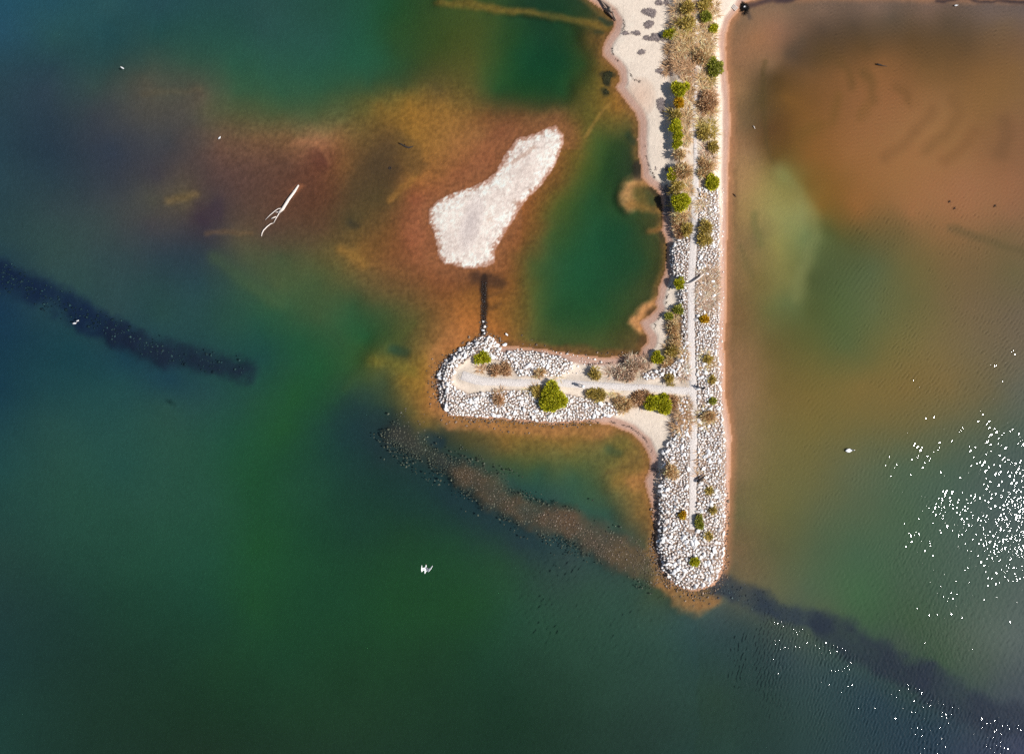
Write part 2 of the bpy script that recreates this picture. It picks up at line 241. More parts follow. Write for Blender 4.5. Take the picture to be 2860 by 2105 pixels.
# ------------------------------------------------------------------ terrain: sea bed, beach and breakwater core, one sheet
KABS = np.array([0.50, 0.13, 0.17])          # absorption of the water per metre
PATHL = 1.0 + 1.0 / math.cos(SUN_ZEN)         # light comes down slanting, goes up straight
L_OUT = np.array([1.36, 1.33, 1.42])          # what a white level surface sends up under this sun, sky and exposure
def axis(a, b, st, ext):
    reg = np.arange(a, b + 1, st, dtype=float)
    return np.concatenate([[a - e for e in ext[::-1]], reg, [reg[-1] + e for e in ext]])
EXT = [40, 120, 300, 800, 2200, 6000, 16000, 50000]
tx = axis(-120, 2980, 4, EXT); ty = axis(-120, 2224, 4, EXT)
TX, TY = np.meshgrid(tx, ty)

def fields(X, Y):
    """signed distances and the colour the place shows from above"""
    wob = fbm(X, Y, 26, 3, 3) * 2.2
    sl = sdf(LAND, X, Y) + wob; si = sdf(ISLE, X, Y) + wob * 1.6
    return sl, si

def water_T(X, Y, sl, si):
    wx = fbm(X, Y, 160, 1, 3) * 24 + fbm(X, Y, 40, 14, 2) * 7; wy = fbm(X, Y, 160, 7, 3) * 20 + fbm(X, Y, 40, 19, 2) * 7
    T = bil(_T0, -60, -60, CG, X + wx, Y + wy)
    # red-brown gravelly rim round the islet, warm shallows along the shores
    wisp = fbm(X, Y, 50, 21, 4)
    a = sstep(80, 4, -si + wisp * 22) * np.where((X < 1460) | (Y < 420), .7, .25) * (si < 4)
    T = T * (1 - a[..., None]) + np.array([150, 100, 66]) * a[..., None]
    near = sstep(26, 2, -sl + wisp * 6) * (sl < 4)
    east = (X > 1935) & (Y < 1640)
    a = near * np.where(east, .75, .6)
    T = T * (1 - a[..., None]) + np.where(east[..., None], np.array([176, 124, 92]), np.array([150, 104, 58])) * a[..., None]
    w1 = fbm(X, Y, 60, 31, 3); w2 = fbm(X, Y, 60, 37, 3); v1 = fbm(X, Y, 130, 33, 4); v2 = fbm(X, Y, 130, 39, 4)
    ragged = fbm(X, Y, 22, 41, 3); mott = fbm(X, Y, 60, 43, 4)
    for pts, hw, soft, c, al in STROKES:
        x0 = min(p[0] for p in pts) - hw - soft - 40; x1 = max(p[0] for p in pts) + hw + soft + 40
        y0 = min(p[1] for p in pts) - hw - soft - 40; y1 = max(p[1] for p in pts) + hw + soft + 40
        m = (X > x0) & (X < x1) & (Y > y0) & (Y < y1)
        if not m.any(): continue
        big = hw > 21
        d = dist_line(pts, X[m] + w1[m] * 12 + (v1[m] * 26 if big else 0), Y[m] + w2[m] * 12 + (v2[m] * 26 if big else 0)) + ragged[m] * min(soft, hw) * .5
        a = (sstep(hw + soft, max(hw - soft * .6, 0), d) * al * np.clip(.88 + mott[m] * (.5 if big else .3), .2, 1))[:, None]
        T[m] = T[m] * (1 - a) + np.array(c) * a
    return np.clip(T, 12, 240)

SL, SI = fields(TX, TY)
SD = np.maximum(SL, SI)
TW = water_T(TX, TY, SL, SI)
# how deep the water must be for sand to read that green
Tl = lin(TW)
ratio = (Tl[..., 0] / Tl[..., 1]) / 1.30
DEP = np.clip(-np.log(np.clip(ratio, 1e-3, 1)) / ((KABS[0] - KABS[1]) * PATHL), 0.10, 2.6)
DEP = np.minimum(DEP, 0.03 + np.clip(-SD, 0, 1e5) * S * 0.20)
def box(a, r):
    for ax in (0, 1):
        p = np.pad(a, [(r + 1, r) if i == ax else (0, 0) for i in (0, 1)], mode='edge')
        c = np.cumsum(p, ax)
        n = a.shape[ax]
        a = (np.take(c, range(2 * r + 1, 2 * r + 1 + n), ax) - np.take(c, range(0, n), ax)) / (2 * r + 1)
    return a
DEP = box(box(DEP, 2), 2)
MURK = np.clip(0.18 + 0.56 * sstep(2050, 2260, TX) + 0.18 * sstep(1.0, 2.4, DEP), 0, .74) * sstep(0, 60, -SD)
trans = np.exp(-KABS[None, None] * (DEP * PATHL)[..., None])

CORE = inside(ROCK_MAIN, TX, TY) | inside(ROCK_ARM, TX, TY) | inside(SPINE, TX, TY)
PD = np.minimum(dist_line(PATH_MAIN, TX, TY), dist_line(PATH_ARM, TX, TY))
CORE |= PD < 16
COREB = box(box(CORE.astype(float), 2), 2)
ROCKM = (inside(ROCK_MAIN, TX, TY) | inside(ROCK_ARM, TX, TY))
landz = 0.55 * (1 - np.exp(-np.clip(SL, 0, 4000) * S / 2.6)) + 0.85 * COREB * sstep(0, 24, SL)
landz += 0.10 * sstep(24, 28, SL + fbm(TX, TY, 60, 51, 2) * 4) * (1 - COREB)
landz += fbm(TX, TY, 40, 52, 3) * .05 * sstep(4, 30, SL)
islz = 0.30 * (1 - np.exp(-np.clip(SI, 0, 400) * S / 2.2)) + fbm(TX, TY, 36, 53, 3) * .03 * sstep(0, 12, SI)
TZ = np.where(SL > 0, landz, np.where(SI > 0, islz, -DEP))
TZ = np.where(SD > 0, np.maximum(TZ, 0.012), TZ)

# land colours: dry sand, damp sand, waterline, stone footing, gravelly islet
n1 = fbm(TX, TY, 30, 61, 4)[..., None]; n2 = fbm(TX, TY, 9, 62, 2)[..., None]
dry = np.array([243, 223, 210]) + n1 * 7 + n2 * 4
wet = np.array([204, 164, 150]) + n1 * 8
edge = np.array([206, 152, 122]) + n1 * 10
sl_ = SL + fbm(TX, TY, 60, 51, 2) * 4
beachw = np.where(TX > 1950, 19, 24)
a = sstep(beachw + 5, beachw - 5, sl_)[..., None]
TLand = dry * (1 - a) + wet * a
# streaks left by earlier water levels
st = np.sin(sl_ * .9 + n1[..., 0] * 3)[..., None] * 6 * sstep(30, 16, sl_)[..., None]
TLand = TLand + st
a = sstep(11, 1, SL)[..., None]
TLand = TLand * (1 - a) + edge * a
a = (np.clip(1 - np.hypot((TX - 1788) / 46, (TY - 272) / 60), 0, 1) ** .5 * .75 * (sl_ > 20))[..., None]
TLand = TLand * (1 - a) + (np.array([218, 180, 160]) + n1 * 26) * a
a = (box(ROCKM.astype(float), 1) * .95)[..., None]
TLand = TLand * (1 - a) + (np.array([150, 124, 110]) + n2 * 30) * a
GRASSY = inside([(1868,-60),(2004,-60),(2004,500),(1985,540),(1950,660),(1880,660),(1878,470),(1882,300),(1866,200)], TX, TY)
a = (box(GRASSY.astype(float), 2) * sstep(-.1, .5, fbm(TX, TY, 22, 64, 3)) * .7)[..., None]
TLand = TLand * (1 - a) + np.array([196, 160, 134]) * a
BARE = inside([(1260,1025),(1300,1003),(1345,1000),(1420,1050),(1600,1035),(1620,990),(1800,1000),(1850,1020),(1800,1060),(1620,1100),
               (1480,1092),(1330,1100),(1262,1080)], TX, TY)
TLand = np.clip(TLand, 20, 246)
gr = fbm(TX, TY, 5, 65, 2); gr2 = fbm(TX, TY, 70, 66, 3)
gr = (fbm(TX, TY, 8, 65, 2) + rng.normal(size=TX.shape) * .3) * (.7 + .8 * sstep(50, 10, SI))
TI = np.array([240, 222, 216]) + gr[..., None] * 30 + gr2[..., None] * np.array([16, 18, 18])
a = (np.clip(1 - np.hypot((TX - 1312 - (640 - TY) * .25) / 34, (TY - 622) / 90), 0, 1) ** .6 * .8)[..., None]
TI = TI * (1 - a) + (np.array([204, 188, 188]) + gr[..., None] * 14) * a
a = (sstep(9, 2, dist_line([(1398,470),(1440,448),(1492,412)], TX, TY) + gr * 4) * .55 + sstep(10, 3, np.hypot(TX - 1440, TY - 565) + gr * 5) * .4 + sstep(12, 3, np.hypot(TX - 1368, (TY - 612) * .8) + gr * 6) * .35)[..., None]
TI = TI * (1 - a) + np.array([186, 150, 134]) * a
a = (sstep(12, 4, SI + gr * 2) * ((TX - TY * .5) > 1085))[..., None] * .7
TI = TI * (1 - a) + np.array([214, 172, 158]) * a
a = (sstep(14, 1, SI + gr * 7 + gr2 * 6) * .9)[..., None]
TI = TI * (1 - a) + np.array([176, 128, 108]) * a
TI = np.clip(TI, 60, 244)

murk3 = MURK[..., None]
B_sea = lin(TW) / ((1 - murk3) * L_OUT * trans * 0.965)
# pebble and weed mottling on the bed, strongest on the brown shoals
shoal = sstep(70, 110, TW[..., 0]) * sstep(2000, 1900, TX)
B_sea *= (1 + fbm(TX, TY, 7, 71, 2) * (.10 + .30 * shoal) + fbm(TX, TY, 90, 72, 4) * .10)[..., None]
BED = np.where((SL > 0)[..., None], lin(TLand) / L_OUT, np.where((SI > 0)[..., None], lin(TI) / L_OUT, B_sea))
BED = np.clip(BED, 0.004, 0.85)

def gz(px, py):
    i = np.clip(np.searchsorted(tx, px) - 1, 0, len(tx) - 2); j = np.clip(np.searchsorted(ty, py) - 1, 0, len(ty) - 2)
    fu = (px - tx[i]) / (tx[i + 1] - tx[i]); fv = (py - ty[j]) / (ty[j + 1] - ty[j])
    return (TZ[j, i] * (1 - fu) + TZ[j, i + 1] * fu) * (1 - fv) + (TZ[j + 1, i] * (1 - fu) + TZ[j + 1, i + 1] * fu) * fv
def sdl(px, py):
    return bil(SL, 0, 0, 1, np.searchsorted(tx, px).astype(float), np.searchsorted(ty, py).astype(float))

# ------------------------------------------------------------------ mesh helpers
def mesh_np(name, V, F4=None, F3=None, smooth=False):
    me = bpy.data.meshes.new(name)
    V = np.asarray(V, np.float32)
    n4 = 0 if F4 is None else len(F4); n3 = 0 if F3 is None else len(F3)
    me.vertices.add(len(V)); me.vertices.foreach_set("co", V.ravel())
    loops = []
    if n4: loops.append(np.asarray(F4, np.int32).ravel())
    if n3: loops.append(np.asarray(F3, np.int32).ravel())
    loops = np.concatenate(loops)
    me.loops.add(len(loops)); me.loops.foreach_set("vertex_index", loops)
    starts = np.concatenate([np.arange(n4) * 4, n4 * 4 + np.arange(n3) * 3]).astype(np.int32)
    me.polygons.add(n4 + n3); me.polygons.foreach_set("loop_start", starts)
    me.polygons.foreach_set("use_smooth", np.full(n4 + n3, smooth))
    me.update(calc_edges=True); me.validate()
    return me
def add_col(me, name, C):
    at = me.color_attributes.new(name, 'FLOAT_COLOR', 'POINT')
    C = np.asarray(C, np.float32)
    if C.shape[1] == 3: C = np.concatenate([C, np.ones((len(C), 1), np.float32)], 1)
    at.data.foreach_set("color", C.ravel())
def add_float(me, name, A):
    at = me.attributes.new(name, 'FLOAT', 'POINT'); at.data.foreach_set("value", np.asarray(A, np.float32).ravel())
def obj(name, me, mat, parent=None, loc=None):
    o = bpy.data.objects.new(name, me); COL.objects.link(o)
    if mat is not None and me is not None and not me.materials: me.materials.append(mat)
    if parent is not None: o.parent = parent
    if loc is not None: o.location = loc
    return o
def tag(o, label=None, cat=None, group=None, kind=None):
    if label: o['label'] = label
    if cat: o['category'] = cat
    if group: o['group'] = group
    if kind: o['kind'] = kind
    return o
def empty(name, loc, label, cat, group=None, rz=0):
    o = bpy.data.objects.new(name, None); COL.objects.link(o)
    o.location = loc; o.rotation_euler = (0, 0, rz); o.empty_display_size = .3
    return tag(o, label, cat, group)
def gridfaces(nx, ny):
    i = np.arange(nx * ny).reshape(ny, nx)
    return np.stack([i[1:, :-1], i[1:, 1:], i[:-1, 1:], i[:-1, :-1]], -1).reshape(-1, 4)

# ------------------------------------------------------------------ materials
def newmat(name):
    m = bpy.data.materials.new(name); m.use_nodes = True
    nt = m.node_tree; nt.nodes.clear()
    out = nt.nodes.new('ShaderNodeOutputMaterial')
    return m, nt, out
def nd(nt, typ, **kw):
    n = nt.nodes.new(typ)
    for k, v in kw.items(): setattr(n, k, v)
    return n
def lk(nt, a, b): nt.links.new(a, b)
def math_n(nt, op, a, b=None):
    n = nd(nt, 'ShaderNodeMath', operation=op)
    for i, v in enumerate((a, b)):
        if v is None: continue
        if isinstance(v, (int, float)): n.inputs[i].default_value = v
        else: lk(nt, v, n.inputs[i])
    return n.outputs[0]
def noise_n(nt, co, scale, detail=3, rough=.55, dist=0.0):
    n = nd(nt, 'ShaderNodeTexNoise'); n.inputs['Scale'].default_value = scale; n.inputs['Detail'].default_value = detail
    n.inputs['Roughness'].default_value = rough; n.inputs['Distortion'].default_value = dist
    lk(nt, co, n.inputs['Vector']); return n.outputs['Fac']

def mat_terrain():
    m, nt, out = newmat('sand_and_bed')
    b = nd(nt, 'ShaderNodeBsdfPrincipled'); b.inputs['Roughness'].default_value = .9; b.inputs['Specular IOR Level'].default_value = .15
    at = nd(nt, 'ShaderNodeAttribute', attribute_name='bed')
    geo = nd(nt, 'ShaderNodeNewGeometry')
    n = noise_n(nt, geo.outputs['Position'], 2.2, 5, .7)
    n2 = noise_n(nt, geo.outputs['Position'], 9.0, 2, .6)
    f = math_n(nt, 'ADD', math_n(nt, 'MULTIPLY', n, .34), math_n(nt, 'MULTIPLY', n2, .22))
    f = math_n(nt, 'ADD', f, .72)
    mx = nd(nt, 'ShaderNodeVectorMath', operation='SCALE'); lk(nt, at.outputs['Color'], mx.inputs[0]); lk(nt, f, mx.inputs['Scale'])
    lk(nt, mx.outputs[0], b.inputs['Base Color'])
    bp = nd(nt, 'ShaderNodeBump'); bp.inputs['Distance'].default_value = .12; bp.inputs['Strength'].default_value = .8
    lk(nt, math_n(nt, 'ADD', n, math_n(nt, 'MULTIPLY', n2, .4)), bp.inputs['Height']); lk(nt, bp.outputs[0], b.inputs['Normal'])
    lk(nt, b.outputs[0], out.inputs['Surface']); return m

def mat_water():
    m, nt, out = newmat('lake_water')
    def attr(n): return nd(nt, 'ShaderNodeAttribute', attribute_name=n)
    tr = nd(nt, 'ShaderNodeBsdfTransparent')
    df = nd(nt, 'ShaderNodeBsdfDiffuse'); lk(nt, attr('silt').outputs['Color'], df.inputs['Color'])
    mx = nd(nt, 'ShaderNodeMixShader'); lk(nt, attr('murk').outputs['Fac'], mx.inputs[0]); lk(nt, tr.outputs[0], mx.inputs[1]); lk(nt, df.outputs[0], mx.inputs[2])
    gl = nd(nt, 'ShaderNodeBsdfGlossy', distribution='BECKMANN'); gl.inputs['Roughness'].default_value = .06
    fr = nd(nt, 'ShaderNodeFresnel'); fr.inputs['IOR'].default_value = 1.33
    mg = nd(nt, 'ShaderNodeMixShader'); lk(nt, fr.outputs[0], mg.inputs[0]); lk(nt, mx.outputs[0], mg.inputs[1]); lk(nt, gl.outputs[0], mg.inputs[2])
    lk(nt, mg.outputs[0], out.inputs['Surface'])
    va = nd(nt, 'ShaderNodeVolumeAbsorption')
    kmax = float(KABS.max())
    va.inputs['Color'].default_value = tuple(1 - KABS / kmax) + (1,)
    va.inputs['Density'].default_value = kmax
    lk(nt, va.outputs[0], out.inputs['Volume'])
    return m

def mat_tint(name, rough=.85, nscale=6.0, namp=.35, bump=.05, objrand=False, base=None, spec=.2):
    """base colour from the mesh's own 'tint', varied by noise and per object"""
    m, nt, out = newmat(name)
    b = nd(nt, 'ShaderNodeBsdfPrincipled'); b.inputs['Roughness'].default_value = rough; b.inputs['Specular IOR Level'].default_value = spec
    geo = nd(nt, 'ShaderNodeNewGeometry')
    n = noise_n(nt, geo.outputs['Position'], nscale, 4, .6)
    f = math_n(nt, 'ADD', math_n(nt, 'MULTIPLY', n, namp * 2), 1 - namp)
    if objrand:
        oi = nd(nt, 'ShaderNodeObjectInfo')
        f = math_n(nt, 'MULTIPLY', f, math_n(nt, 'ADD', math_n(nt, 'MULTIPLY', oi.outputs['Random'], .3), .82))
    mx = nd(nt, 'ShaderNodeVectorMath', operation='SCALE')
    if base is None:
        at = nd(nt, 'ShaderNodeAttribute', attribute_name='tint'); lk(nt, at.outputs['Color'], mx.inputs[0])
    else: mx.inputs[0].default_value = base
    lk(nt, f, mx.inputs['Scale']); lk(nt, mx.outputs[0], b.inputs['Base Color'])
    bp = nd(nt, 'ShaderNodeBump'); bp.inputs['Distance'].default_value = bump; lk(nt, n, bp.inputs['Height']); lk(nt, bp.outputs[0], b.inputs['Normal'])
    lk(nt, b.outputs[0], out.inputs['Surface']); return m
def mat_leaf(name):
    m, nt, out = newmat(name)
    at = nd(nt, 'ShaderNodeAttribute', attribute_name='tint')
    d = nd(nt, 'ShaderNodeBsdfDiffuse'); t = nd(nt, 'ShaderNodeBsdfTranslucent')
    lk(nt, at.outputs['Color'], d.inputs['Color']); lk(nt, at.outputs['Color'], t.inputs['Color'])
    mx = nd(nt, 'ShaderNodeMixShader'); mx.inputs[0].default_value = .3
    lk(nt, d.outputs[0], mx.inputs[1]); lk(nt, t.outputs[0], mx.inputs[2]); lk(nt, mx.outputs[0], out.inputs['Surface']); return m

M_TERR = mat_terrain(); M_WATER = mat_water()
M_ROCK = mat_tint('limestone', .8, 5, .18, .06)
M_BOULDER = mat_tint('limestone_boulder', .8, 5, .16, .08, objrand=True)
M_WETROCK = mat_tint('wet_stone', .45, 5, .3, .06, spec=.5)
M_LEAF = mat_leaf('foliage'); M_GRASS = mat_leaf('dry_grass_blades')
M_TWIG = mat_tint('twig_bark', .9, 20, .3, .01, base=(.40, .28, .19))
M_WOOD = mat_tint('bleached_wood', .8, 9, .2, .02, base=(.66, .58, .52))
M_BROWNWOOD = mat_tint('weathered_wood', .85, 9, .35, .02, base=(.30, .22, .17))
M_DARKWOOD = mat_tint('dark_wood', .8, 9, .35, .02, base=(.035, .028, .025))
M_PATH = mat_tint('pale_gravel', .9, 4.5, .42, .12, base=(.63, .57, .53))
M_WRACK = mat_leaf('dead_plant_debris')
M_FEATHER = mat_tint('white_plumage', .6, 9, .05, .005, base=(.86, .86, .85))
M_GREYFEATHER = mat_tint('grey_plumage', .6, 9, .1, .005, base=(.36, .37, .4))
M_BEAK = mat_tint('orange_beak', .4, 20, .1, .002, base=(.6, .22, .03))
M_SKIN = mat_tint('skin', .5, 20, .08, .002, base=(.55, .33, .24))
M_DARKCLOTH = mat_tint('navy_cloth', .9, 30, .2, .004, base=(.018, .02, .032))
M_BLACKCLOTH = mat_tint('black_cloth', .9, 30, .2, .004, base=(.012, .012, .014))
M_WHITECLOTH = mat_tint('white_cloth', .9, 30, .08, .004, base=(.82, .82, .83))
M_HAIR = mat_tint('dark_hair', .6, 30, .25, .004, base=(.02, .014, .01))

# ------------------------------------------------------------------ terrain + water objects
f_ = (HC - TZ) / HC
V = np.stack([(TX - CX) * S * f_, (CY - TY) * S * f_, TZ], -1).reshape(-1, 3)
me = mesh_np('ground', V, gridfaces(len(tx), len(ty)), smooth=True)
add_col(me, 'bed', BED.reshape(-1, 3))
tag(obj('ground', me, M_TERR), kind='structure')

WSTEP = 2.0
cxs = axis(-120, 2980, 10, EXT[:-1]); cys = axis(-120, 2230, 10, EXT[:-1])      # coarse sheet for the slowly varying properties
QX, QY = np.meshgrid(cxs, cys)
wsl, wsi = fields(QX, QY)
wT = water_T(QX, QY, wsl, wsi)
def murk_of(X, T, sd):
    dep = np.clip(-np.log(np.clip(lin(T)[..., 0] / lin(T)[..., 1] / 1.3, 1e-3, 1)) / ((KABS[0] - KABS[1]) * PATHL), .1, 2.6)
    return np.clip(0.18 + 0.56 * sstep(2050, 2260, X) + 0.18 * sstep(1.0, 2.4, dep), 0, .74) * sstep(0, 60, -sd)
wm = murk_of(QX, wT, np.maximum(wsl, wsi))
patch = .55 + .45 * fbm(QX, QY, 120, 81, 3); patch2 = .5 + .5 * fbm(QX * 2.2, QY * .7, 90, 83, 3)
bandside = dist_line([(1960,1640),(2100,1690),(2300,1780),(2500,1880),(2700,1985),(2900,2040)], QX, QY)
below = inside([(1960,1640),(2100,1690),(2300,1780),(2500,1880),(2700,1985),(2900,2040),(2900,2500),(1500,2500),(1850,1900)], QX, QY)
gust = .35 + .9 * np.clip(.5 + 1.1 * fbm(QX, QY, 130, 85, 4), 0, 1) + .7 * np.clip(fbm(QX, QY, 46, 86, 3), 0, 1)
rs = sstep(2045, 2300, QX) * sstep(360, 700, QY) * sstep(1720, 1350, QY) * (.6 + .4 * sstep(2100, 2700, QX)) * gust
ru = sstep(2150, 2550, QX) * sstep(1150, 1600, QY) * gust
rl = sstep(2070, 2300, QX) * sstep(760, 380, QY) * gust
rm = sstep(1250, 1650, QX) * sstep(1350, 1700, QY) * patch + sstep(2300, 2800, QX) * sstep(700, 1200, QY) * .5
ch = below * sstep(420, 60, bandside + 80 * (patch - .5)) * sstep(2030, 2260, QX + (QY - 1700) * .3) * np.clip(patch2 * 2.2 - .35, 0, 1.3)
wake = dist_line([(1640,1520),(1560,1600),(1500,1680),(1540,1760)], QX, QY)
rm = rm + sstep(90, 20, wake) * .6
low = np.stack([wm, rs, ru, rl, rm, ch], -1)
regx = np.arange(-120, 2981, WSTEP); regy = np.arange(-120, 2225, WSTEP)
wx_ = np.concatenate([cxs[cxs < -120], regx, cxs[cxs > regx[-1] + 5]]); wy_ = np.concatenate([cys[cys < -120], regy, cys[cys > regy[-1] + 5]])
WX, WY = np.meshgrid(wx_, wy_)
def upsample(A):
    u = np.interp(wx_, cxs, np.arange(len(cxs))); v = np.interp(wy_, cys, np.arange(len(cys)))
    iu = np.clip(u.astype(int), 0, len(cxs) - 2); iv = np.clip(v.astype(int), 0, len(cys) - 2); fu = (u - iu)[None, :, None]; fv = (v - iv)[:, None, None]
    a = A[iv][:, iu] * (1 - fu) + A[iv][:, iu + 1] * fu; b = A[iv + 1][:, iu] * (1 - fu) + A[iv + 1][:, iu + 1] * fu
    return a * (1 - fv) + b * fv
LOW = upsample(low)
# the suspended silt gives back what the bed below cannot
_q = np.clip(-np.log(np.clip(lin(wT)[..., 0] / lin(wT)[..., 1] / 1.3, 1e-3, 1)) / ((KABS[0] - KABS[1]) * PATHL), .1, 2.6)
_q = np.minimum(_q, 0.03 + np.clip(-np.maximum(wsl, wsi), 0, 1e5) * S * 0.20)
_tr = np.exp(-KABS[None, None] * (_q * PATHL)[..., None]); _m = wm[..., None]
_bed = np.clip(lin(wT) / ((1 - _m) * L_OUT * _tr * .965), .004, .85)
_silt = (lin(wT) / .98 - L_OUT * (1 - _m) ** 2 * _tr * _bed) / (L_OUT * np.maximum(_m, .1))
SILT = upsample(np.clip(_silt, .003, .8))
def waves(theta, spread, l0, l1, n, seed):
    """sum of wavelets with unit rms slope; theta = travel direction in photo axes"""
    r = np.random.default_rng(seed); H = np.zeros(WX.shape, np.float32)
    # gentle bending of the crests so that no pattern repeats
    bx = WX + 9 * np.sin(WX / 131 + seed) + 7 * np.sin(WY / 97 + seed * 2.1); by = WY + 8 * np.sin(WX / 83 + seed * 1.3) + 9 * np.sin(WY / 151 + seed * .7)
    for _ in range(n):
        t = theta + r.normal() * spread; lam = l0 * (l1 / l0) ** r.random(); k = 6.2832 / lam
        a = 1.0 / (k / S) * math.sqrt(2.0 / n)
        H += (a * np.sin(k * (bx * math.cos(t) + by * math.sin(t)) + r.random() * 6.283)).astype(np.float32)
    return H
inner = ((WX > -118) & (WX < 2978) & (WY > -118) & (WY < 2222)).astype(np.float32)
calm = np.clip(1 - LOW[..., 1:].sum(-1), .25, 1)
HZ = waves(.9, 1.4, 7, 16, 22, 1) * .020 * calm
for ch_, (th, spr, l0, l1, n_, amp) in enumerate([(math.radians(40), .5, 7, 13, 34, .080), (math.radians(10), .5, 7, 13, 34, .080), (math.radians(96), .4, 7, 13, 32, .095), (math.radians(60), .9, 9, 24, 30, .055), (math.radians(14), .5, 7, 13, 34, .36)]):
    HZ += waves(th, spr, l0, l1, n_, 10 + ch_) * amp * LOW[..., 1 + ch_]
shore = upsample(sstep(0, 30, -np.maximum(wsl, wsi))[..., None])[..., 0]
HZ *= inner * (.15 + .85 * shore)
Vt = np.stack([(WX - CX) * S, (CY - WY) * S, HZ], -1).reshape(-1, 3)
nx, ny = len(wx_), len(wy_)
F = gridfaces(nx, ny)
idx = np.arange(nx * ny).reshape(ny, nx)
ring = np.concatenate([idx[0, :-1], idx[:-1, -1], idx[-1, :0:-1], idx[:0:-1, 0]])
Vb = Vt[ring].copy(); Vb[:, 2] = -9.0
o_ = nx * ny; k = len(ring); q_ = np.arange(k)
side = np.stack([ring[q_], ring[(q_ + 1) % k], o_ + (q_ + 1) % k, o_ + q_], 1)
me = bpy.data.meshes.new('water')
allV = np.concatenate([Vt, Vb]).astype(np.float32)
F4 = np.concatenate([F, side])
me.vertices.add(len(allV)); me.vertices.foreach_set("co", allV.ravel())
lp = np.concatenate([F4.ravel(), o_ + q_]).astype(np.int32)
me.loops.add(len(lp)); me.loops.foreach_set("vertex_index", lp)
me.polygons.add(len(F4) + 1); me.polygons.foreach_set("loop_start", np.concatenate([np.arange(len(F4)) * 4, [len(F4) * 4]]).astype(np.int32))
me.polygons.foreach_set("use_smooth", np.concatenate([np.ones(len(F), bool), np.zeros(k + 1, bool)]))
me.update(calc_edges=True)
def pad(a): a = np.asarray(a).reshape(nx * ny, -1); return np.concatenate([a, np.zeros((k, a.shape[1]))])
add_col(me, 'silt', pad(SILT)); add_float(me, 'murk', pad(LOW[..., 0]))
tag(obj('water', me, M_WATER), kind='structure')

# gravel paths laid along the crest
def ribbon(name, pts, wfun, mat, lift):
    # resample
    p = []; 
    for a, b in zip(pts[:-1], pts[1:]):
        n = max(1, int(math.hypot(b[0] - a[0], b[1] - a[1]) / 6))
        p += [(a[0] + (b[0] - a[0]) * i / n, a[1] + (b[1] - a[1]) * i / n) for i in range(n)]
    p.append(pts[-1]); p = np.array(p)
    for _ in range(6): p[1:-1] = (p[:-2] + 2 * p[1:-1] + p[2:]) / 4
    t = np.gradient(p, axis=0); t /= np.linalg.norm(t, axis=1)[:, None]; nrm = np.stack([-t[:, 1], t[:, 0]], 1)
    Vv = []; m = 7
    for i in range(len(p)):
        w = wfun(p[i]) / 2
        for j in range(m):
            s = (j / (m - 1) * 2 - 1)
            jit = (rng.random() - .5) * 3 if j in (0, m - 1) else 0
            q = p[i] + nrm[i] * (s * w + jit)
            z = float(gz(q[0], q[1])) + (lift if 0 < j < m - 1 else -.05) + (rng.random() - .5) * .015
            x, y = W(q[0], q[1], z); Vv.append((x, y, z))
    i = np.arange(len(p) * m).reshape(len(p), m)
    F = np.stack([i[:-1, :-1], i[:-1, 1:], i[1:, 1:], i[1:, :-1]], -1).reshape(-1, 4)
    me = mesh_np(name, Vv, F, smooth=True)
    bm = bmesh.new(); bm.from_mesh(me); bmesh.ops.recalc_face_normals(bm, faces=bm.faces); bm.to_mesh(me); bm.free()
    return tag(obj(name, me, mat), kind='structure')
ribbon('path', PATH_MAIN, lambda q: 11 + 13 * sstep(380, 560, q[1]) - 6 * sstep(1380, 1480, q[1]), M_PATH, .045)
ribbon('path', PATH_ARM, lambda q: 24 + 8 * sstep(1420, 1300, q[0]), M_PATH, .06)

# ------------------------------------------------------------------ stones
def rock_template(sub, seed):
    r = np.random.default_rng(seed)
    bm = bmesh.new(); bmesh.ops.create_icosphere(bm, subdivisions=sub, radius=1.0)
    v = np.array([x.co[:] for x in bm.verts]); f = np.array([[q.index for q in p.verts] for p in bm.faces]); bm.free()
    for _ in range(9):
        n = r.normal(size=3); n /= np.linalg.norm(n); c = .45 + .35 * r.random()
        dd = np.clip(v @ n - c, 0, None); v = v - dd[:, None] * n
    v += r.normal(size=v.shape) * .03
    v *= np.array([1.0 + .35 * r.random(), .75 + .3 * r.random(), .6 + .25 * r.random()])
    return v, f
T1 = [rock_template(1, 100 + i) for i in range(10)]
T2 = [rock_template(2, 200 + i) for i in range(10)]
ROCKTINT = np.array([[.86,.82,.79],[.80,.74,.70],[.88,.86,.85],[.72,.62,.56],[.60,.53,.49],[.84,.76,.69],[.86,.83,.80]])
WETTINT = np.array([[.20,.13,.09],[.13,.09,.065],[.27,.18,.12],[.09,.065,.05]])

def scatter(poly_test, bbox, n_try, rad_fn, spacing, existing=None):
    cell = {}; res = []
    cs = 12.0
    if existing:
        for q in existing: cell.setdefault((int(q[0] // cs), int(q[1] // cs)), []).append(q)
    xs = rng.uniform(bbox[0], bbox[2], n_try); ys = rng.uniform(bbox[1], bbox[3], n_try)
    ok = poly_test(xs, ys)
    for x, y in zip(xs[ok], ys[ok]):
        r = rad_fn(x, y)
        cx, cy = int(x // cs), int(y // cs); bad = False
        for i in (-1, 0, 1):
            for j in (-1, 0, 1):
                for q in cell.get((cx + i, cy + j), ()):
                    if (q[0] - x) ** 2 + (q[1] - y) ** 2 < ((q[2] + r) * spacing) ** 2: bad = True; break
                if bad: break
            if bad: break
        if bad: continue
        t = (x, y, r); cell.setdefault((cx, cy), []).append(t); res.append(t)
    return res
def pdist(x, y): return np.minimum(dist_line(PATH_MAIN, x, y), dist_line(PATH_ARM, x, y))
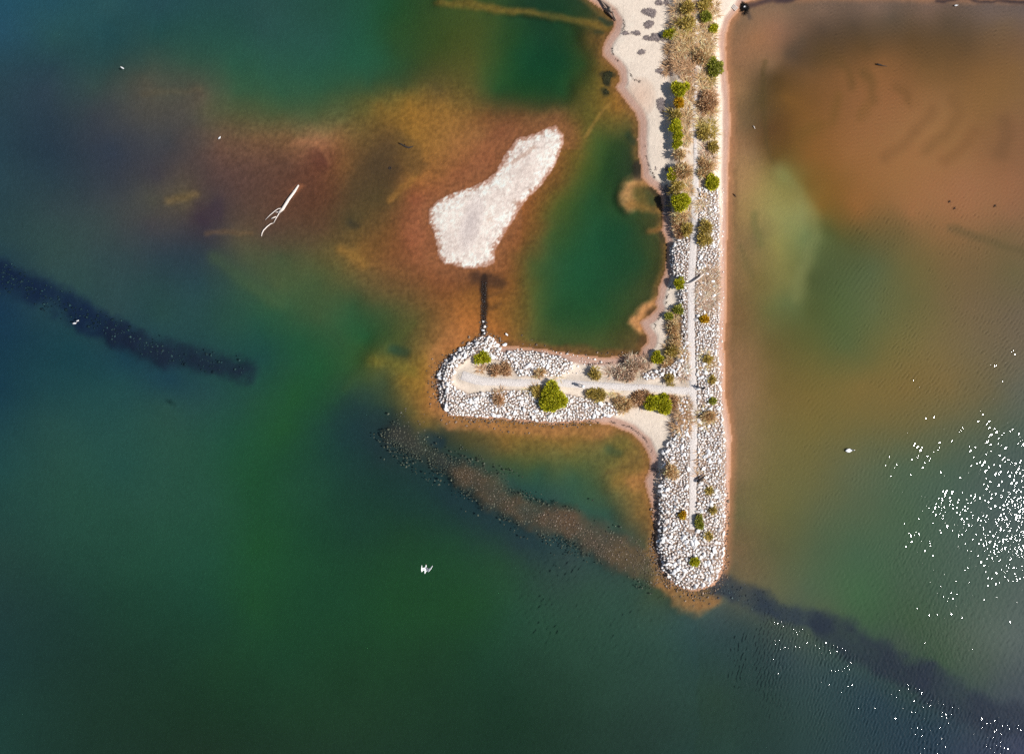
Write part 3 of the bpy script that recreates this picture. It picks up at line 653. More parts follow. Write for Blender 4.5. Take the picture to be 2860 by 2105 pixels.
def rad_rock(x, y):
    big = 1.0 if y < 1000 and x > 1850 else 1.18
    if y > 1480: big = 1.3
    return (3.0 + 3.0 * rng.random() ** 2.2) * big
def tst(poly, gap=12):
    return lambda x, y: inside(poly, x, y) & (pdist(x, y) > gap + rng.random(len(x)) * 4) & (fbm(x, y, 40, 91, 3) > -.62)
rocks = scatter(tst(ROCK_MAIN), (1780, 500, 2040, 1660), 70000, rad_rock, .74)
rocks += scatter(tst(ROCK_ARM, 14), (1200, 930, 1740, 1190), 70000, rad_rock, .74)
# loose ones on the beaches and beside the upper path
loose = scatter(lambda x, y: (inside([(1985,60),(2006,60),(2008,520),(1985,520)], x, y) & (rng.random(len(x)) < .5)), (1980, 50, 2015, 530), 900, lambda x, y: 1.6 + 1.8 * rng.random(), 1.3)
loose += scatter(lambda x, y: inside([(1868,685),(1884,685),(1890,770),(1872,775)], x, y) | inside([(2006,520),(2020,520),(2022,1100),(2014,1100)], x, y) |
                 inside([(1395,970),(1600,985),(1690,1010),(1640,1020),(1500,990)], x, y) | inside([(1550,1000),(1650,1015),(1650,1040),(1560,1050)], x, y), (1390, 500, 2025, 1110), 9000, lambda x, y: 1.8 + 2.4 * rng.random() ** 2, 1.7)
white = [(x, y, r, 0) for x, y, r in rocks + loose]
# fine filler so that the joints hold smaller stones
fill = scatter(tst(ROCK_MAIN, 6), (1780, 500, 2040, 1660), 30000, lambda x, y: 1.3 + .9 * rng.random(), .85, rocks)
fill += scatter(tst(ROCK_ARM, 7), (1200, 930, 1740, 1190), 30000, lambda x, y: 1.3 + .9 * rng.random(), .85, rocks)
fill += scatter(lambda x, y: (pdist(x, y) < 13) & (y > 470) & (rng.random(len(x)) < .8), (1280, 470, 1950, 1490), 14000, lambda x, y: .9 + 1.0 * rng.random() ** 2, 1.25, rocks)
# wet brown stones along the waterline
WL = [([(1262,1163),(1379,1172),(1455,1178),(1544,1185),(1633,1178),(1660,1172)], 9), ([(1330,945),(1290,975),(1240,1005),(1222,1040),(1214,1070),(1226,1100),(1228,1125),(1250,1152)], 8),
      ([(1836,1320),(1836,1400),(1832,1470),(1826,1530),(1842,1580),(1870,1628),(1905,1648),(1936,1660),(1966,1652),(1998,1638),(2016,1612),(2026,1572)], 10),
      ([(2024,1560),(2028,1480),(2032,1380)], 6), ([(1360,932),(1392,948),(1400,962)], 8), ([(1352,880),(1350,940)], 8)]
def near_wl(x, y):
    m = np.zeros(len(x), bool)
    for pts, w in WL: m |= (dist_line(pts, x, y) + rng.normal(size=len(x)) * w * .45 < w * .8)
    return m
wetr = scatter(near_wl, (1200, 900, 2050, 1680), 60000, lambda x, y: 2.0 + 2.6 * rng.random() ** 2, .85, rocks)
fartip = [([(1845,1590),(1880,1650),(1930,1680),(1980,1672),(2005,1640)], 22), ([(1240,1170),(1300,1185),(1400,1195),(1480,1200)], 12), ([(1206,1010),(1196,1070),(1206,1130)], 12),
          ([(1400,950),(1500,968),(1640,986),(1740,988)], 8), ([(1300,960),(1270,975),(1255,985)], 10), ([(1460,935),(1490,950)], 12), ([(1820,1500),(1822,1560)], 12), ([(2030,1300),(2032,1480)], 5)]
def near_ft(x, y):
    m = np.zeros(len(x), bool)
    for pts, w in fartip: m |= (dist_line(pts, x, y) < w) & (rng.random(len(x)) < .5)
    return m
wetr += scatter(near_ft, (1190, 920, 2050, 1700), 7000, lambda x, y: 1.8 + 2.4 * rng.random() ** 2, 1.35)

def rock_stuff(name, items, tmpl, tints, mat, depth=None, sink=.25, zs=1.0, seedtint=1):
    VV = []; FF = []; CC = []; off = 0
    for (x, y, r) in items:
        v, f = tmpl[rng.integers(len(tmpl))]
        a = rng.random() * 6.28; ca, sa = math.cos(a), math.sin(a); tl = rng.normal() * .25
        R = np.array([[ca, -sa, 0], [sa, ca, 0], [0, 0, 1]]) @ np.array([[1, 0, 0], [0, math.cos(tl), -math.sin(tl)], [0, math.sin(tl), math.cos(tl)]])
        q = (v @ R.T) * (r * S * 1.12) * np.array([1, 1, zs])
        z = (float(gz(x, y)) if depth is None else depth(x, y)) + r * S * sink
        X, Y = W(x, y, z); q = q + np.array([X, Y, z])
        c = tints[rng.integers(len(tints))] * (.85 + .25 * rng.random())
        VV.append(q); FF.append(f + off); CC.append(np.tile(c, (len(v), 1))); off += len(v)
    me = mesh_np(name, np.concatenate(VV), None, np.concatenate(FF))
    add_col(me, 'tint', np.clip(np.concatenate(CC), 0, .9))
    return tag(obj(name, me, mat), kind='stuff')

# the 300 largest pale stones stand as things of their own
order = sorted(range(len(white)), key=lambda i: -white[i][2])
big = set(order[:290])
tm = []
for i, (v, f) in enumerate(T2):
    me = mesh_np('boulder', v, None, f); c = ROCKTINT[i % 3]
    add_col(me, 'tint', np.tile(c, (len(v), 1))); me.materials.append(M_BOULDER); tm.append(me)
def zone(x, y):
    if x < 1330: return 'white limestone boulder in the rounded west end of the side arm', 'boulders in the west end of the side arm'
    if x < 1760: return ('pale limestone boulder on the north slope of the side arm', 'boulders on the north slope of the side arm') if y < 1068 else ('white limestone boulder on the south slope of the side arm', 'boulders on the south slope of the side arm')
    if y > 1480: return 'white limestone boulder in the rounded south tip of the breakwater', 'boulders in the south tip of the breakwater'
    if x > 1936: return ('white limestone boulder on the east slope of the breakwater south of the path junction', 'boulders on the lower east slope') if y > 1090 else ('pale limestone boulder on the east slope of the breakwater north of the path junction', 'boulders on the upper east slope')
    return ('white limestone boulder on the west slope of the breakwater south of the sandy cove', 'boulders on the lower west slope') if y > 1090 else ('pale limestone boulder on the west slope of the breakwater beside the lagoon', 'boulders on the upper west slope')
for i in order[:290]:
    x, y, r, _ = white[i]
    o = bpy.data.objects.new('boulder', tm[i % len(tm)]); COL.objects.link(o)
    z = float(gz(x, y)) + r * S * .35; X, Y = W(x, y, z)
    o.location = (X, Y, z); s = r * S * 1.12; o.scale = (s, s, s * 1.1)
    o.rotation_euler = (rng.normal() * .25, rng.normal() * .25, rng.random() * 6.28)
    l, g = zone(x, y); tag(o, l, 'boulder', g)
rest = [white[i][:3] for i in range(len(white)) if i not in big]
rock_stuff('rubble_stones', rest, T1, ROCKTINT, M_ROCK, sink=.35, zs=1.1)
rock_stuff('small_rubble', fill, T1, ROCKTINT * .9, M_ROCK, sink=.1)
rock_stuff('wet_stones', wetr, T1, WETTINT, M_WETROCK, sink=.2)

# stones of the drowned reefs
def reef(name, pts, hw, n, depth, tints, rr):
    def t(x, y): return dist_line(pts, x, y) + fbm(x, y, 34, 95, 3) * hw * 1.0 < hw * np.abs(rng.normal(size=len(x))) * .62
    b = (min(p[0] for p in pts) - hw * 2, min(p[1] for p in pts) - hw * 2, max(p[0] for p in pts) + hw * 2, max(p[1] for p in pts) + hw * 2)
    it = scatter(t, b, n, lambda x, y: rr[0] + (rr[1] - rr[0]) * rng.random() ** 2, .85)
    return rock_stuff(name, it, T1, tints, M_WETROCK, depth=lambda x, y: max(float(gz(x, y)), -depth) - .02, sink=0)
reef('sunken_reef_stones', [(1105,1220),(1180,1260),(1280,1310),(1380,1370),(1480,1430),(1580,1475),(1680,1525),(1760,1560),(1840,1598)], 42, 60000, .5, np.array([[.21,.15,.11],[.18,.13,.09],[.25,.18,.13],[.13,.095,.07],[.08,.06,.045]]), (2.0, 4.2))
reef('sunken_reef_stones', [(-60,745),(70,800),(170,850),(260,890),(350,935),(440,975),(560,1010),(650,1024)], 28, 5000, 1.0, np.array([[.05,.05,.075],[.03,.03,.05],[.09,.08,.10],[.03,.03,.04]]), (2.2, 5.5))
reef('sunken_reef_stones', [(2010,1640),(2100,1672),(2200,1715),(2300,1762),(2400,1810),(2500,1860),(2600,1910),(2700,1965),(2800,2000),(2900,2020)], 32, 14000, .8, np.array([[.07,.07,.09],[.05,.05,.065],[.12,.10,.10]]), (2.2, 5))
# narrow dark groyne of stones running from the arm to the islet: one thing
gro = scatter(lambda x, y: dist_line([(1351,792),(1350,850),(1352,900),(1352,930)], x, y) < 6.5, (1335, 780, 1370, 935), 3000, lambda x, y: 2.0 + 1.8 * rng.random(), .8)
VV = []; FF = []; CC = []; off = 0
for x, y, r in gro:
    v, f = T1[rng.integers(10)]; z = -.10 + (.16 if y > 880 else 0)
    X, Y = W(x, y, z); q = v * r * S * 1.1 + np.array([X, Y, z]); VV.append(q); FF.append(f + off); off += len(v)
    CC.append(np.tile(np.array([.03, .024, .022]) * (.6 + .9 * rng.random()), (len(v), 1)))
me = mesh_np('stone_groyne', np.concatenate(VV), None, np.concatenate(FF)); add_col(me, 'tint', np.concatenate(CC))
tag(obj('stone_groyne', me, M_WETROCK), 'narrow line of dark barely submerged stones between the islet and the side arm', 'groyne')
for k_, (x, y, r, l) in enumerate([(1350,898,3.6,'small pale stone furthest out on the dark groyne'), (1354,912,4.2,'pale stone halfway along the dark groyne'), (1349,922,3.8,'pale stone on the left edge of the dark groyne near the arm'),
                    (1353,930,4.0,'pale stone where the dark groyne meets the side arm'), (1415,934,4.6,'lone pale stone in shallow water right of the dark groyne'), (1409,962,6.2,'angular white block on wet sand north of the side arm')]):
    o = bpy.data.objects.new('stone', tm[k_]); COL.objects.link(o); z = max(float(gz(x, y)), 0) + .08; X, Y = W(x, y, z)
    o.location = (X, Y, z); s = r * S; o.scale = (s, s, s); o.rotation_euler = (0, 0, k_ * 1.3); tag(o, l, 'stone')

# ------------------------------------------------------------------ plants
def blades(cent, n, spread, length, width, up, rnd):
    """n tapered bent blades round each centre (metres); returns V, F3 template-stacked"""
    m = len(cent) * n
    C = np.repeat(cent, n, 0)
    a = rnd.random(m) * 6.283; rr = np.sqrt(rnd.random(m)) * spread
    base = C + np.stack([np.cos(a) * rr, np.sin(a) * rr, np.zeros(m)], 1)
    a2 = a + rnd.normal(size=m) * .6
    L = length * (.55 + .7 * rnd.random(m)); u = up * (.5 + rnd.random(m))
    d = np.stack([np.cos(a2), np.sin(a2), u], 1); d /= np.linalg.norm(d, axis=1)[:, None]
    side = np.stack([-np.sin(a2), np.cos(a2), rnd.normal(size=m) * .5], 1); wv = width * (.6 + .8 * rnd.random(m))
    mid = base + d * (L * .55)[:, None]
    tip = base + d * L[:, None] + np.stack([np.cos(a2) * L * .18, np.sin(a2) * L * .18, -L * .15 * (1.2 - np.clip(u, 0, 1))], 1)
    Vv = np.stack([base - side * wv[:, None] * .4, base + side * wv[:, None] * .4, mid - side * wv[:, None] * .5, mid + side * wv[:, None] * .5, tip], 1).reshape(-1, 3)
    i = np.arange(m) * 5
    F4 = np.stack([i, i + 1, i + 3, i + 2], 1); F3 = np.stack([i + 2, i + 3, i + 4], 1)
    return Vv, F4, F3, m
def stick(a, b, r0, r1, sides=5):
    a = np.array(a); b = np.array(b); d = b - a; d = d / (np.linalg.norm(d) + 1e-9)
    u = np.cross(d, [0, 0, 1.0]); u = u / np.linalg.norm(u) if np.linalg.norm(u) > 1e-3 else np.array([1.0, 0, 0]); v = np.cross(d, u)
    ang = np.arange(sides) / sides * 6.2832
    ring = np.cos(ang)[:, None] * u + np.sin(ang)[:, None] * v
    V = np.concatenate([a + ring * r0, b + ring * r1, [a, b]])
    F4 = [[i, (i + 1) % sides, sides + (i + 1) % sides, sides + i] for i in range(sides)]
    F3 = [[(i + 1) % sides, i, 2 * sides] for i in range(sides)] + [[sides + i, sides + (i + 1) % sides, 2 * sides + 1] for i in range(sides)]
    return V, F4, F3
def join(parts):
    V = []; A = []; B = []; o = 0
    for v, f4, f3 in parts:
        V.append(v); A += [[i + o for i in q] for q in f4]; B += [[i + o for i in q] for q in f3]; o += len(v)
    return np.concatenate(V), A or None, B or None

TONES = {'bright': [(.60,.56,.03),(.46,.47,.028),(.72,.64,.07),(.26,.28,.02)],
         'green': [(.42,.42,.06),(.30,.33,.045),(.56,.52,.14),(.18,.20,.03)],
         'olive': [(.62,.46,.12),(.48,.37,.09),(.74,.56,.22),(.34,.28,.07)],
         'amber': [(.80,.47,.025),(.68,.40,.022),(.85,.56,.08),(.46,.29,.03)],
         'tan': [(.84,.56,.30),(.74,.46,.23),(.88,.66,.41),(.52,.33,.16)],
         'brown': [(.74,.46,.26),(.60,.36,.19),(.82,.57,.36),(.42,.26,.14)],
         'pink': [(.84,.60,.44),(.74,.50,.35),(.88,.70,.55),(.52,.36,.25)]}
def shrub(name, x, y, w, h, tone, label, cat='shrub', tall=None, group=None):
    w *= .84; h *= .84
    z0 = float(gz(x, y)); X, Y = W(x, y, z0 + .4)
    root = empty(name, (X, Y, z0 - .03), label, cat, group)
    rx, ry = w * S / 2, h * S / 2; H = tall or (0.34 * (rx + ry) + .2)
    r = np.random.default_rng(int(x * 7 + y * 13))
    # a crown made of several clumps of unequal size
    k = max(5, int(6 + rx * ry * 6))
    cl = []
    for i in range(k):
        a = r.random() * 6.283; q = math.sqrt(r.random()) * .86 * (1 + .22 * math.sin(a * 3 + x) )
        cl.append((math.cos(a) * rx * q, math.sin(a) * ry * q, H * (.35 + .4 * (1 - q) + .18 * r.random()), (.20 + .34 * r.random()) * min(rx, ry) + .12))
    narrow = tone in ('tan', 'olive', 'brown', 'pink')
    VV = []; F4s = []; F3s = []; CC = []; off = 0
    for cx, cy, cz, cr in cl:
        n = int((62 if narrow else 140) * (cr / .5) ** 1.6) + (24 if narrow else 36)
        dirs = r.normal(size=(n, 3)); dirs[:, 2] = np.abs(dirs[:, 2]) * .9 - .15; dirs /= np.linalg.norm(dirs, axis=1)[:, None]
        base = np.array([cx, cy, cz]) + dirs * (cr * (.35 + .45 * r.random(n)))[:, None] * np.array([1, 1, .8])
        base[:, 2] = np.maximum(base[:, 2], .05)
        L = (.22 + .34 * r.random(n)) * (1.6 if narrow else 1.05); wd = L * (.09 if narrow else .19)
        dd = dirs + r.normal(size=(n, 3)) * .35; dd[:, 2] += .15; dd /= np.linalg.norm(dd, axis=1)[:, None]
        sd_ = np.cross(dd, r.normal(size=(n, 3))); sd_ /= np.linalg.norm(sd_, axis=1)[:, None]
        Vv = np.stack([base, base + dd * (L * .5)[:, None] + sd_ * wd[:, None], base + dd * L[:, None], base + dd * (L * .5)[:, None] - sd_ * wd[:, None]], 1).reshape(-1, 3)
        i = np.arange(n) * 4 + off; F4s.append(np.stack([i, i + 1, i + 2, i + 3], 1)); off += n * 4; VV.append(Vv)
        tn = np.array(TONES[tone]); pick = tn[r.choice(4, n, p=[.4, .25, .2, .15])] * (.8 + .4 * r.random((n, 1))) * (.85 + .3 * r.random())
        CC.append(np.repeat(pick, 4, 0))
    me = mesh_np('foliage', np.concatenate(VV), np.concatenate(F4s)); add_col(me, 'tint', np.clip(np.concatenate(CC), 0, .8))
    obj('foliage', me, M_LEAF, root)
    pr = [stick((r.normal() * .05, r.normal() * .05, 0), (cx * .8, cy * .8, cz * .9), .03, .012, 4) for cx, cy, cz, cr in cl[:14]]
    v, a, b = join(pr); obj('stems', mesh_np('stems', v, a, b), M_TWIG, root)
    return root
SH = [
 (1871,94,28,32,'bright','yellow-green shrub casting a shadow on sand at the west edge of the upper grass'),
 (1968,48,30,32,'green','green shrub in dry grass right of the path near the top edge'),
 (1991,80,18,24,'bright','small yellow-green shrub on the outer east edge of the upper grass'),
 (1993,194,44,60,'green','large dark olive-green bush bordering the east beach strip'),
 (1898,247,44,42,'bright','round yellow-green shrub directly above the amber shrub'),
 (1898,289,28,42,'amber','amber-yellow shrub, the only orange one in the upper row'),
 (1890,318,26,22,'olive','dull olive shrub just below the amber one'),
 (1887,350,30,46,'bright','upright yellow-green shrub in the row below the amber shrub'),
 (1893,380,26,28,'bright','small yellow-green shrub second below the amber shrub'),
 (1890,405,28,18,'bright','low yellow-green shrub at the foot of the upper row, above a tan tussock'),
 (1918,22,32,38,'olive','olive bush left of the path at the top edge'),
 (1966,16,42,26,'olive','olive bush right of the path at the top edge'),
 (1915,66,40,32,'olive','olive grassy bush left of the path beside the upper wrack patches'),
 (1992,410,34,28,'olive','olive shrub beside the east beach strip, left of the light plume'),
 (1877,488,24,40,'bright','narrow yellow-green shrub against a large tan tussock'),
 (1987,511,38,44,'bright','round bright green shrub right of the path above the stones'),
 (1892,522,30,26,'olive','yellowish shrub just above the largest bright shrub beside the lagoon'),
 (1899,567,52,60,'bright','largest bright green bush on the narrow neck beside the lagoon'),
 (1970,635,32,44,'olive','mottled olive shrub among the stones right of the path'),
 (1968,670,36,26,'olive','low yellow-olive shrub below the mottled one right of the path'),
 (1899,790,26,32,'bright','small yellow-green shrub at the end of the white log'),
 (1897,866,24,24,'green','dull green shrub on the sandy cusp beside the lagoon'),
 (1868,885,18,18,'green','smallest green shrub on the sandy cusp, by the strandline'),
 (1967,892,22,20,'amber','small amber shrub alone on the stones right of the path'),
 (1838,998,34,32,'bright','bright green shrub at the corner of the lagoon and side arm'),
 (1661,1042,32,40,'olive','upright olive shrub north of the arm path'),
 (1869,1065,20,34,'olive','narrow yellow-olive shrub just north of the path junction'),
 (1666,1104,50,38,'olive','wide olive bush south of the arm path below the person in white'),
 (1742,1133,52,42,'tan','tan bush at the south edge of the arm near the cove'),
 (1840,1128,74,58,'bright','big spreading yellow-green bush south-west of the path junction'),
 (1348,1001,40,38,'bright','bright yellow-green shrub on the rounded west end of the arm'),
 (1542,1112,66,82,'bright','largest bright bush on the side arm, spilling down its south slope'),
 (1500,1095,28,32,'olive','olive shrub touching the left side of the largest arm bush'),
 (1877,1316,34,38,'tan','straw-coloured bush in the stones of the lower west slope'),
 (1909,1439,16,26,'amber','small ochre plant left of the end of the path'),
 (1953,1455,24,36,'green','dark green plant right of the end of the path'),
 (1940,1567,22,20,'bright','small green plant in the stones of the south tip'),
 (1978,1496,16,10,'olive','tiny olive plant on the stones above the south tip'),
 (1982,1371,10,12,'olive','tiny olive plant in the stones of the lower east slope'),
 (1990,1424,12,16,'olive','small olive plant near the east edge above the south tip'),
 (1977,1003,14,14,'olive','small olive plant in the stones right of the path above the junction'),
 (1990,1062,14,16,'olive','small olive plant in the stones right of the junction'),
 (1992,1121,12,12,'green','tiny green plant in the stones just below the junction')]
for s in SH: shrub('shrub', *s)
TU = [
 (1906,476,50,44,'tan','big round tan grass tussock left of the path on the upper sand'),
 (1897,432,26,28,'tan','small tan tussock between the upper shrub row and the big tussock'),
 (1968,470,40,52,'tan','pale tan tussock right of the path above the round green shrub'),
 (1897,642,36,48,'brown','brown dry bush at the bottom of the neck beside the lagoon'),
 (1921,640,28,54,'olive','olive-brown dry bush leaning against the path'),
 (1896,608,46,26,'tan','straw tussock below the largest bright bush on the neck'),
 (1882,981,36,34,'olive','olive-brown dry bush above the lagoon corner'),
 (1860,1014,34,28,'tan','tan tussock right of the lagoon corner shrub'),
 (1768,1020,60,44,'pink','pale dry bush on the north beach of the arm'),
 (1748,1048,80,36,'pink','wide pinkish dry bush north of the arm path near the junction'),
 (1795,1108,46,52,'brown','brown dry bush left of the big spreading green bush'),
 (1876,1125,44,40,'brown','brown dry bush right of the big spreading green bush'),
 (1975,1162,36,32,'tan','tan dry bush on the stones below the junction'),
 (1413,1029,32,42,'brown','brown dry bush north of the path near the west end of the arm'),
 (1384,1036,36,34,'brown','darker brown dry bush beside the bright west-end shrub'),
 (1506,1042,30,24,'tan','small tan bush north of the path midway along the arm'),
 (1394,1116,30,32,'brown','brown dry bush on the south slope near the west end of the arm'),
 (1960,160,44,50,'tan','tan grass tussock right of the cobbled stretch of the upper path'),
 (1974,285,44,80,'brown','long brown dry bush right of the upper path'),
 (1968,375,44,34,'olive','olive-brown dry bush right of the upper path below the long brown one'),
 (1880,915,34,52,'tan','straw grass leaning over the sandy cusp beside the lagoon'),
 (1886,948,30,34,'tan','straw tussock below the sandy cusp')]
for s in TU: shrub('dry_bush', *s, cat='dry bush', tall=.5)

# dry grass between them
zones = [(1905,40,34,40,60,'tan'),(1900,110,40,42,90,'tan'),(1912,85,24,30,40,'olive'),(1900,138,36,16,40,'tan'),(1975,30,30,30,50,'tan'),(1972,100,26,40,60,'tan'),(1970,150,26,34,40,'tan'),(1905,185,44,22,60,'brown'),
 (1922,215,14,36,30,'brown'),(1928,255,12,34,26,'tan'),(1960,225,18,24,24,'tan'),(1975,285,26,44,60,'brown'),(1917,325,18,26,30,'tan'),(1975,360,28,20,34,'olive'),(1915,372,16,18,14,'tan'),(1920,400,14,20,8,'tan'),(1970,440,20,36,34,'pink'),
 (1985,460,16,30,20,'tan'),(1915,530,14,26,22,'tan'),(1905,605,24,16,26,'tan'),(1930,590,8,20,10,'tan'),(1975,590,22,26,16,'pink'),(1960,570,10,20,8,'tan'),(1978,770,24,30,60,'pink'),(1978,820,28,44,90,'pink'),(1985,780,14,30,20,'brown'),(1970,860,22,18,30,'pink'),
 (1885,900,18,36,34,'tan'),(1885,960,20,26,24,'tan'),(1905,980,16,20,14,'tan'),(1905,1140,26,28,44,'brown'),(1905,1185,24,30,40,'brown'),(1925,1160,8,30,14,'brown'),(1780,1020,44,26,44,'pink'),(1730,1040,40,20,30,'pink'),(1800,1112,24,30,24,'brown'),(1720,1100,24,10,12,'tan'),
 (1975,1010,26,24,16,'tan'),(1970,1165,26,24,24,'tan'),(1912,1040,16,20,16,'pink'),(1925,1010,6,60,20,'pink'),(1480,1080,24,10,12,'tan'),(1570,1060,18,10,8,'tan'),(1350,1030,12,12,8,'brown'),(1395,1098,20,14,12,'brown'),(1870,1310,16,14,10,'tan'),(1955,1300,8,60,10,'brown'),
 (1986,215,12,24,20,'olive'),(1990,330,10,24,12,'olive'),(1886,330,14,30,14,'olive'),(1870,190,16,16,10,'brown'),(1885,560,8,30,8,'olive'),(1956,60,10,60,30,'tan'),(1954,330,6,60,18,'tan'),(1930,160,8,40,16,'brown')]
VV = []; A4 = []; A3 = []; CC = []; off = 0
for zx, zy, rx, ry, n, tone in zones:
    n = max(5, int(n * .55))
    a = rng.random(n) * 6.283; q = np.sqrt(rng.random(n))
    px = zx + np.cos(a) * rx * q; py = zy + np.sin(a) * ry * q
    keep = pdist(px, py) > (9.5 if zy < 420 else 12); px = px[keep]; py = py[keep]
    if len(px) == 0: continue
    z = gz(px, py); X, Y = W(px, py, z)
    v, f4, f3, m = blades(np.stack([X, Y, z], 1), 19, .34, 1.1, .06, .40, rng)
    VV.append(v); A4.append(f4 + off); A3.append(f3 + off); off += len(v)
    tn = np.array(TONES[tone]); tuft = np.repeat(.65 + .6 * rng.random(len(px)), 19)[:, None]
    CC.append(np.repeat(tn[rng.choice(4, m, p=[.4, .25, .2, .15])] * (.8 + .4 * rng.random((m, 1))) * tuft, 5, 0))
me = mesh_np('dry_grass', np.concatenate(VV), np.concatenate(A4), np.concatenate(A3)); add_col(me, 'tint', np.clip(np.concatenate(CC), 0, .8))
tag(obj('dry_grass', me, M_GRASS), kind='stuff')

# mats of grey plant debris thrown up on the sand
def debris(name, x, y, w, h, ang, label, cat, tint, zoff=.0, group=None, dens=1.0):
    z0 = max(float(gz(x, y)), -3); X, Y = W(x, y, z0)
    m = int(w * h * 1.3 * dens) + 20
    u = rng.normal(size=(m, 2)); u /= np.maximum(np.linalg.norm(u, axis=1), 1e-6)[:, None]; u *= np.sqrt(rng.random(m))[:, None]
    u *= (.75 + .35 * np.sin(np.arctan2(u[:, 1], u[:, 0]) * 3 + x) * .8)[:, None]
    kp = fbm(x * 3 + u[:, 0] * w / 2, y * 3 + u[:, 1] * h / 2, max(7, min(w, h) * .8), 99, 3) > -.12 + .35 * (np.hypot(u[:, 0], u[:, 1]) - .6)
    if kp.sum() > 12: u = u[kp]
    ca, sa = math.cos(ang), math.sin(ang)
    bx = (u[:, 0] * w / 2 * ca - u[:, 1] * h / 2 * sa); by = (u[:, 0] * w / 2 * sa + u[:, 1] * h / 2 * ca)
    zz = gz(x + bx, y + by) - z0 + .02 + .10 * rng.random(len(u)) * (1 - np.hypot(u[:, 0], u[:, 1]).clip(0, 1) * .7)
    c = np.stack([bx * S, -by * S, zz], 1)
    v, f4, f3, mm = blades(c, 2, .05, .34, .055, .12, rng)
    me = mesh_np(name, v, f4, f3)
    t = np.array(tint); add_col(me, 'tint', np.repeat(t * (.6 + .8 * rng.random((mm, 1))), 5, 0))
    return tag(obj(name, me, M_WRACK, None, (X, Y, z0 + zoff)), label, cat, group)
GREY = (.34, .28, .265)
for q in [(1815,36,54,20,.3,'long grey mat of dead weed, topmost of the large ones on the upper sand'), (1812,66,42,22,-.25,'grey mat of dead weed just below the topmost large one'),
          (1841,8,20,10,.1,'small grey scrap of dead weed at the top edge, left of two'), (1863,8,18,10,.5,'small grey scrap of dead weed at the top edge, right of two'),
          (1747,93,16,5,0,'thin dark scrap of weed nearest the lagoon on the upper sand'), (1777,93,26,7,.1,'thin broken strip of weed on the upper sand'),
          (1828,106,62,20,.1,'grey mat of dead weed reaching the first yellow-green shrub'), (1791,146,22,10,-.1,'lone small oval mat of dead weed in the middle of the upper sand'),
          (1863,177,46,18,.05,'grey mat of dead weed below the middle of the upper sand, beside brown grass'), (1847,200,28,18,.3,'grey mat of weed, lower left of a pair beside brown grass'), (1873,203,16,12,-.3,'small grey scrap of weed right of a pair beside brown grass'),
          (1845,292,22,46,-.12,'upright grey mat of dead weed left of the amber shrub'), (1844,476,50,20,-.15,'grey mat of short flat blades left of the narrow yellow-green shrub'), (1868,532,34,30,.5,'dark smear of dead weed on the narrow neck beside the lagoon'),  # second mat here: thin grey blades lying flat beside the shrub
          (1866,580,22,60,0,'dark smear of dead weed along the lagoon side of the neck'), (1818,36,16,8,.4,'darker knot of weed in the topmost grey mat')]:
    debris('grey_mat', *q, cat='weed mat', tint=GREY, dens=.55)
DARK = (.06, .06, .03)
for q in [(1694,216,30,34,.2,'dark triangular clump of weed under shallow water off the upper beach'), (1691,256,20,20,.6,'dark round clump of weed under shallow water below the triangular one')]:
    debris('weed_clump', *q, cat='weed', tint=DARK)
# thin dark strandlines of litter
lines = [[(1726,95),(1716,110),(1711,125),(1710,142),(1716,160),(1732,175)], [(1742,57),(1744,75),(1738,90)], [(1760,205),(1768,222),(1790,230)], [(1800,405),(1806,440),(1815,470),(1830,500)], [(1868,871),(1845,886),(1832,900),(1828,920)],
         [(1872,800),(1863,830),(1861,850)], [(1873,600),(1872,640),(1878,660)], [(1640,1017),(1700,1014),(1750,1010)], [(1700,1176),(1760,1192),(1800,1222),(1822,1262)]]
VV = []; A4 = []; A3 = []; off = 0
for ln in lines:
    for a, b in zip(ln[:-1], ln[1:]):
        n = int(math.hypot(b[0] - a[0], b[1] - a[1]) * .7)
        t = rng.random(n); t = t[fbm(a[0] + (b[0] - a[0]) * t, a[1] + (b[1] - a[1]) * t, 14, 97, 2) > -.25]
        px = a[0] + (b[0] - a[0]) * t + rng.normal(size=len(t)) * .8; py = a[1] + (b[1] - a[1]) * t + rng.normal(size=len(t)) * .8
        if len(px) == 0: continue
        z = gz(px, py) + .03; X, Y = W(px, py, z)
        v, f4, f3, m = blades(np.stack([X, Y, z], 1), 2, .03, .20, .04, .1, rng); VV.append(v); A4.append(f4 + off); A3.append(f3 + off); off += len(v)
me = mesh_np('strandline_litter', np.concatenate(VV), np.concatenate(A4), np.concatenate(A3)); add_col(me, 'tint', np.tile(np.array([.09, .065, .055]), (off, 1)))
tag(obj('strandline_litter', me, M_WRACK), kind='stuff')

# ------------------------------------------------------------------ driftwood
def tube(pts, radii, sides=8):
    pts = [np.array(p, float) for p in pts]; V = []; F = []
    for i, p in enumerate(pts):
        d = pts[min(i + 1, len(pts) - 1)] - pts[max(i - 1, 0)]; d /= np.linalg.norm(d) + 1e-9
        u = np.cross(d, [0, 0, 1.0]); u = u / np.linalg.norm(u) if np.linalg.norm(u) > 1e-3 else np.array([1.0, 0, 0]); v = np.cross(d, u)
        for k in range(sides):
            a = k / sides * 6.2832; V.append(p + (u * math.cos(a) + v * math.sin(a)) * radii[i] * (.88 + .24 * rng.random()))
    n = len(pts)
    for i in range(n - 1):
        for k in range(sides): F.append([i * sides + k, i * sides + (k + 1) % sides, (i + 1) * sides + (k + 1) % sides, (i + 1) * sides + k])
    V += [pts[0], pts[-1]]; a, b = n * sides, n * sides + 1
    F3 = [[(k + 1) % sides, k, a] for k in range(sides)] + [[(n - 1) * sides + k, (n - 1) * sides + (k + 1) % sides, b] for k in range(sides)]
    return np.array(V), F, F3
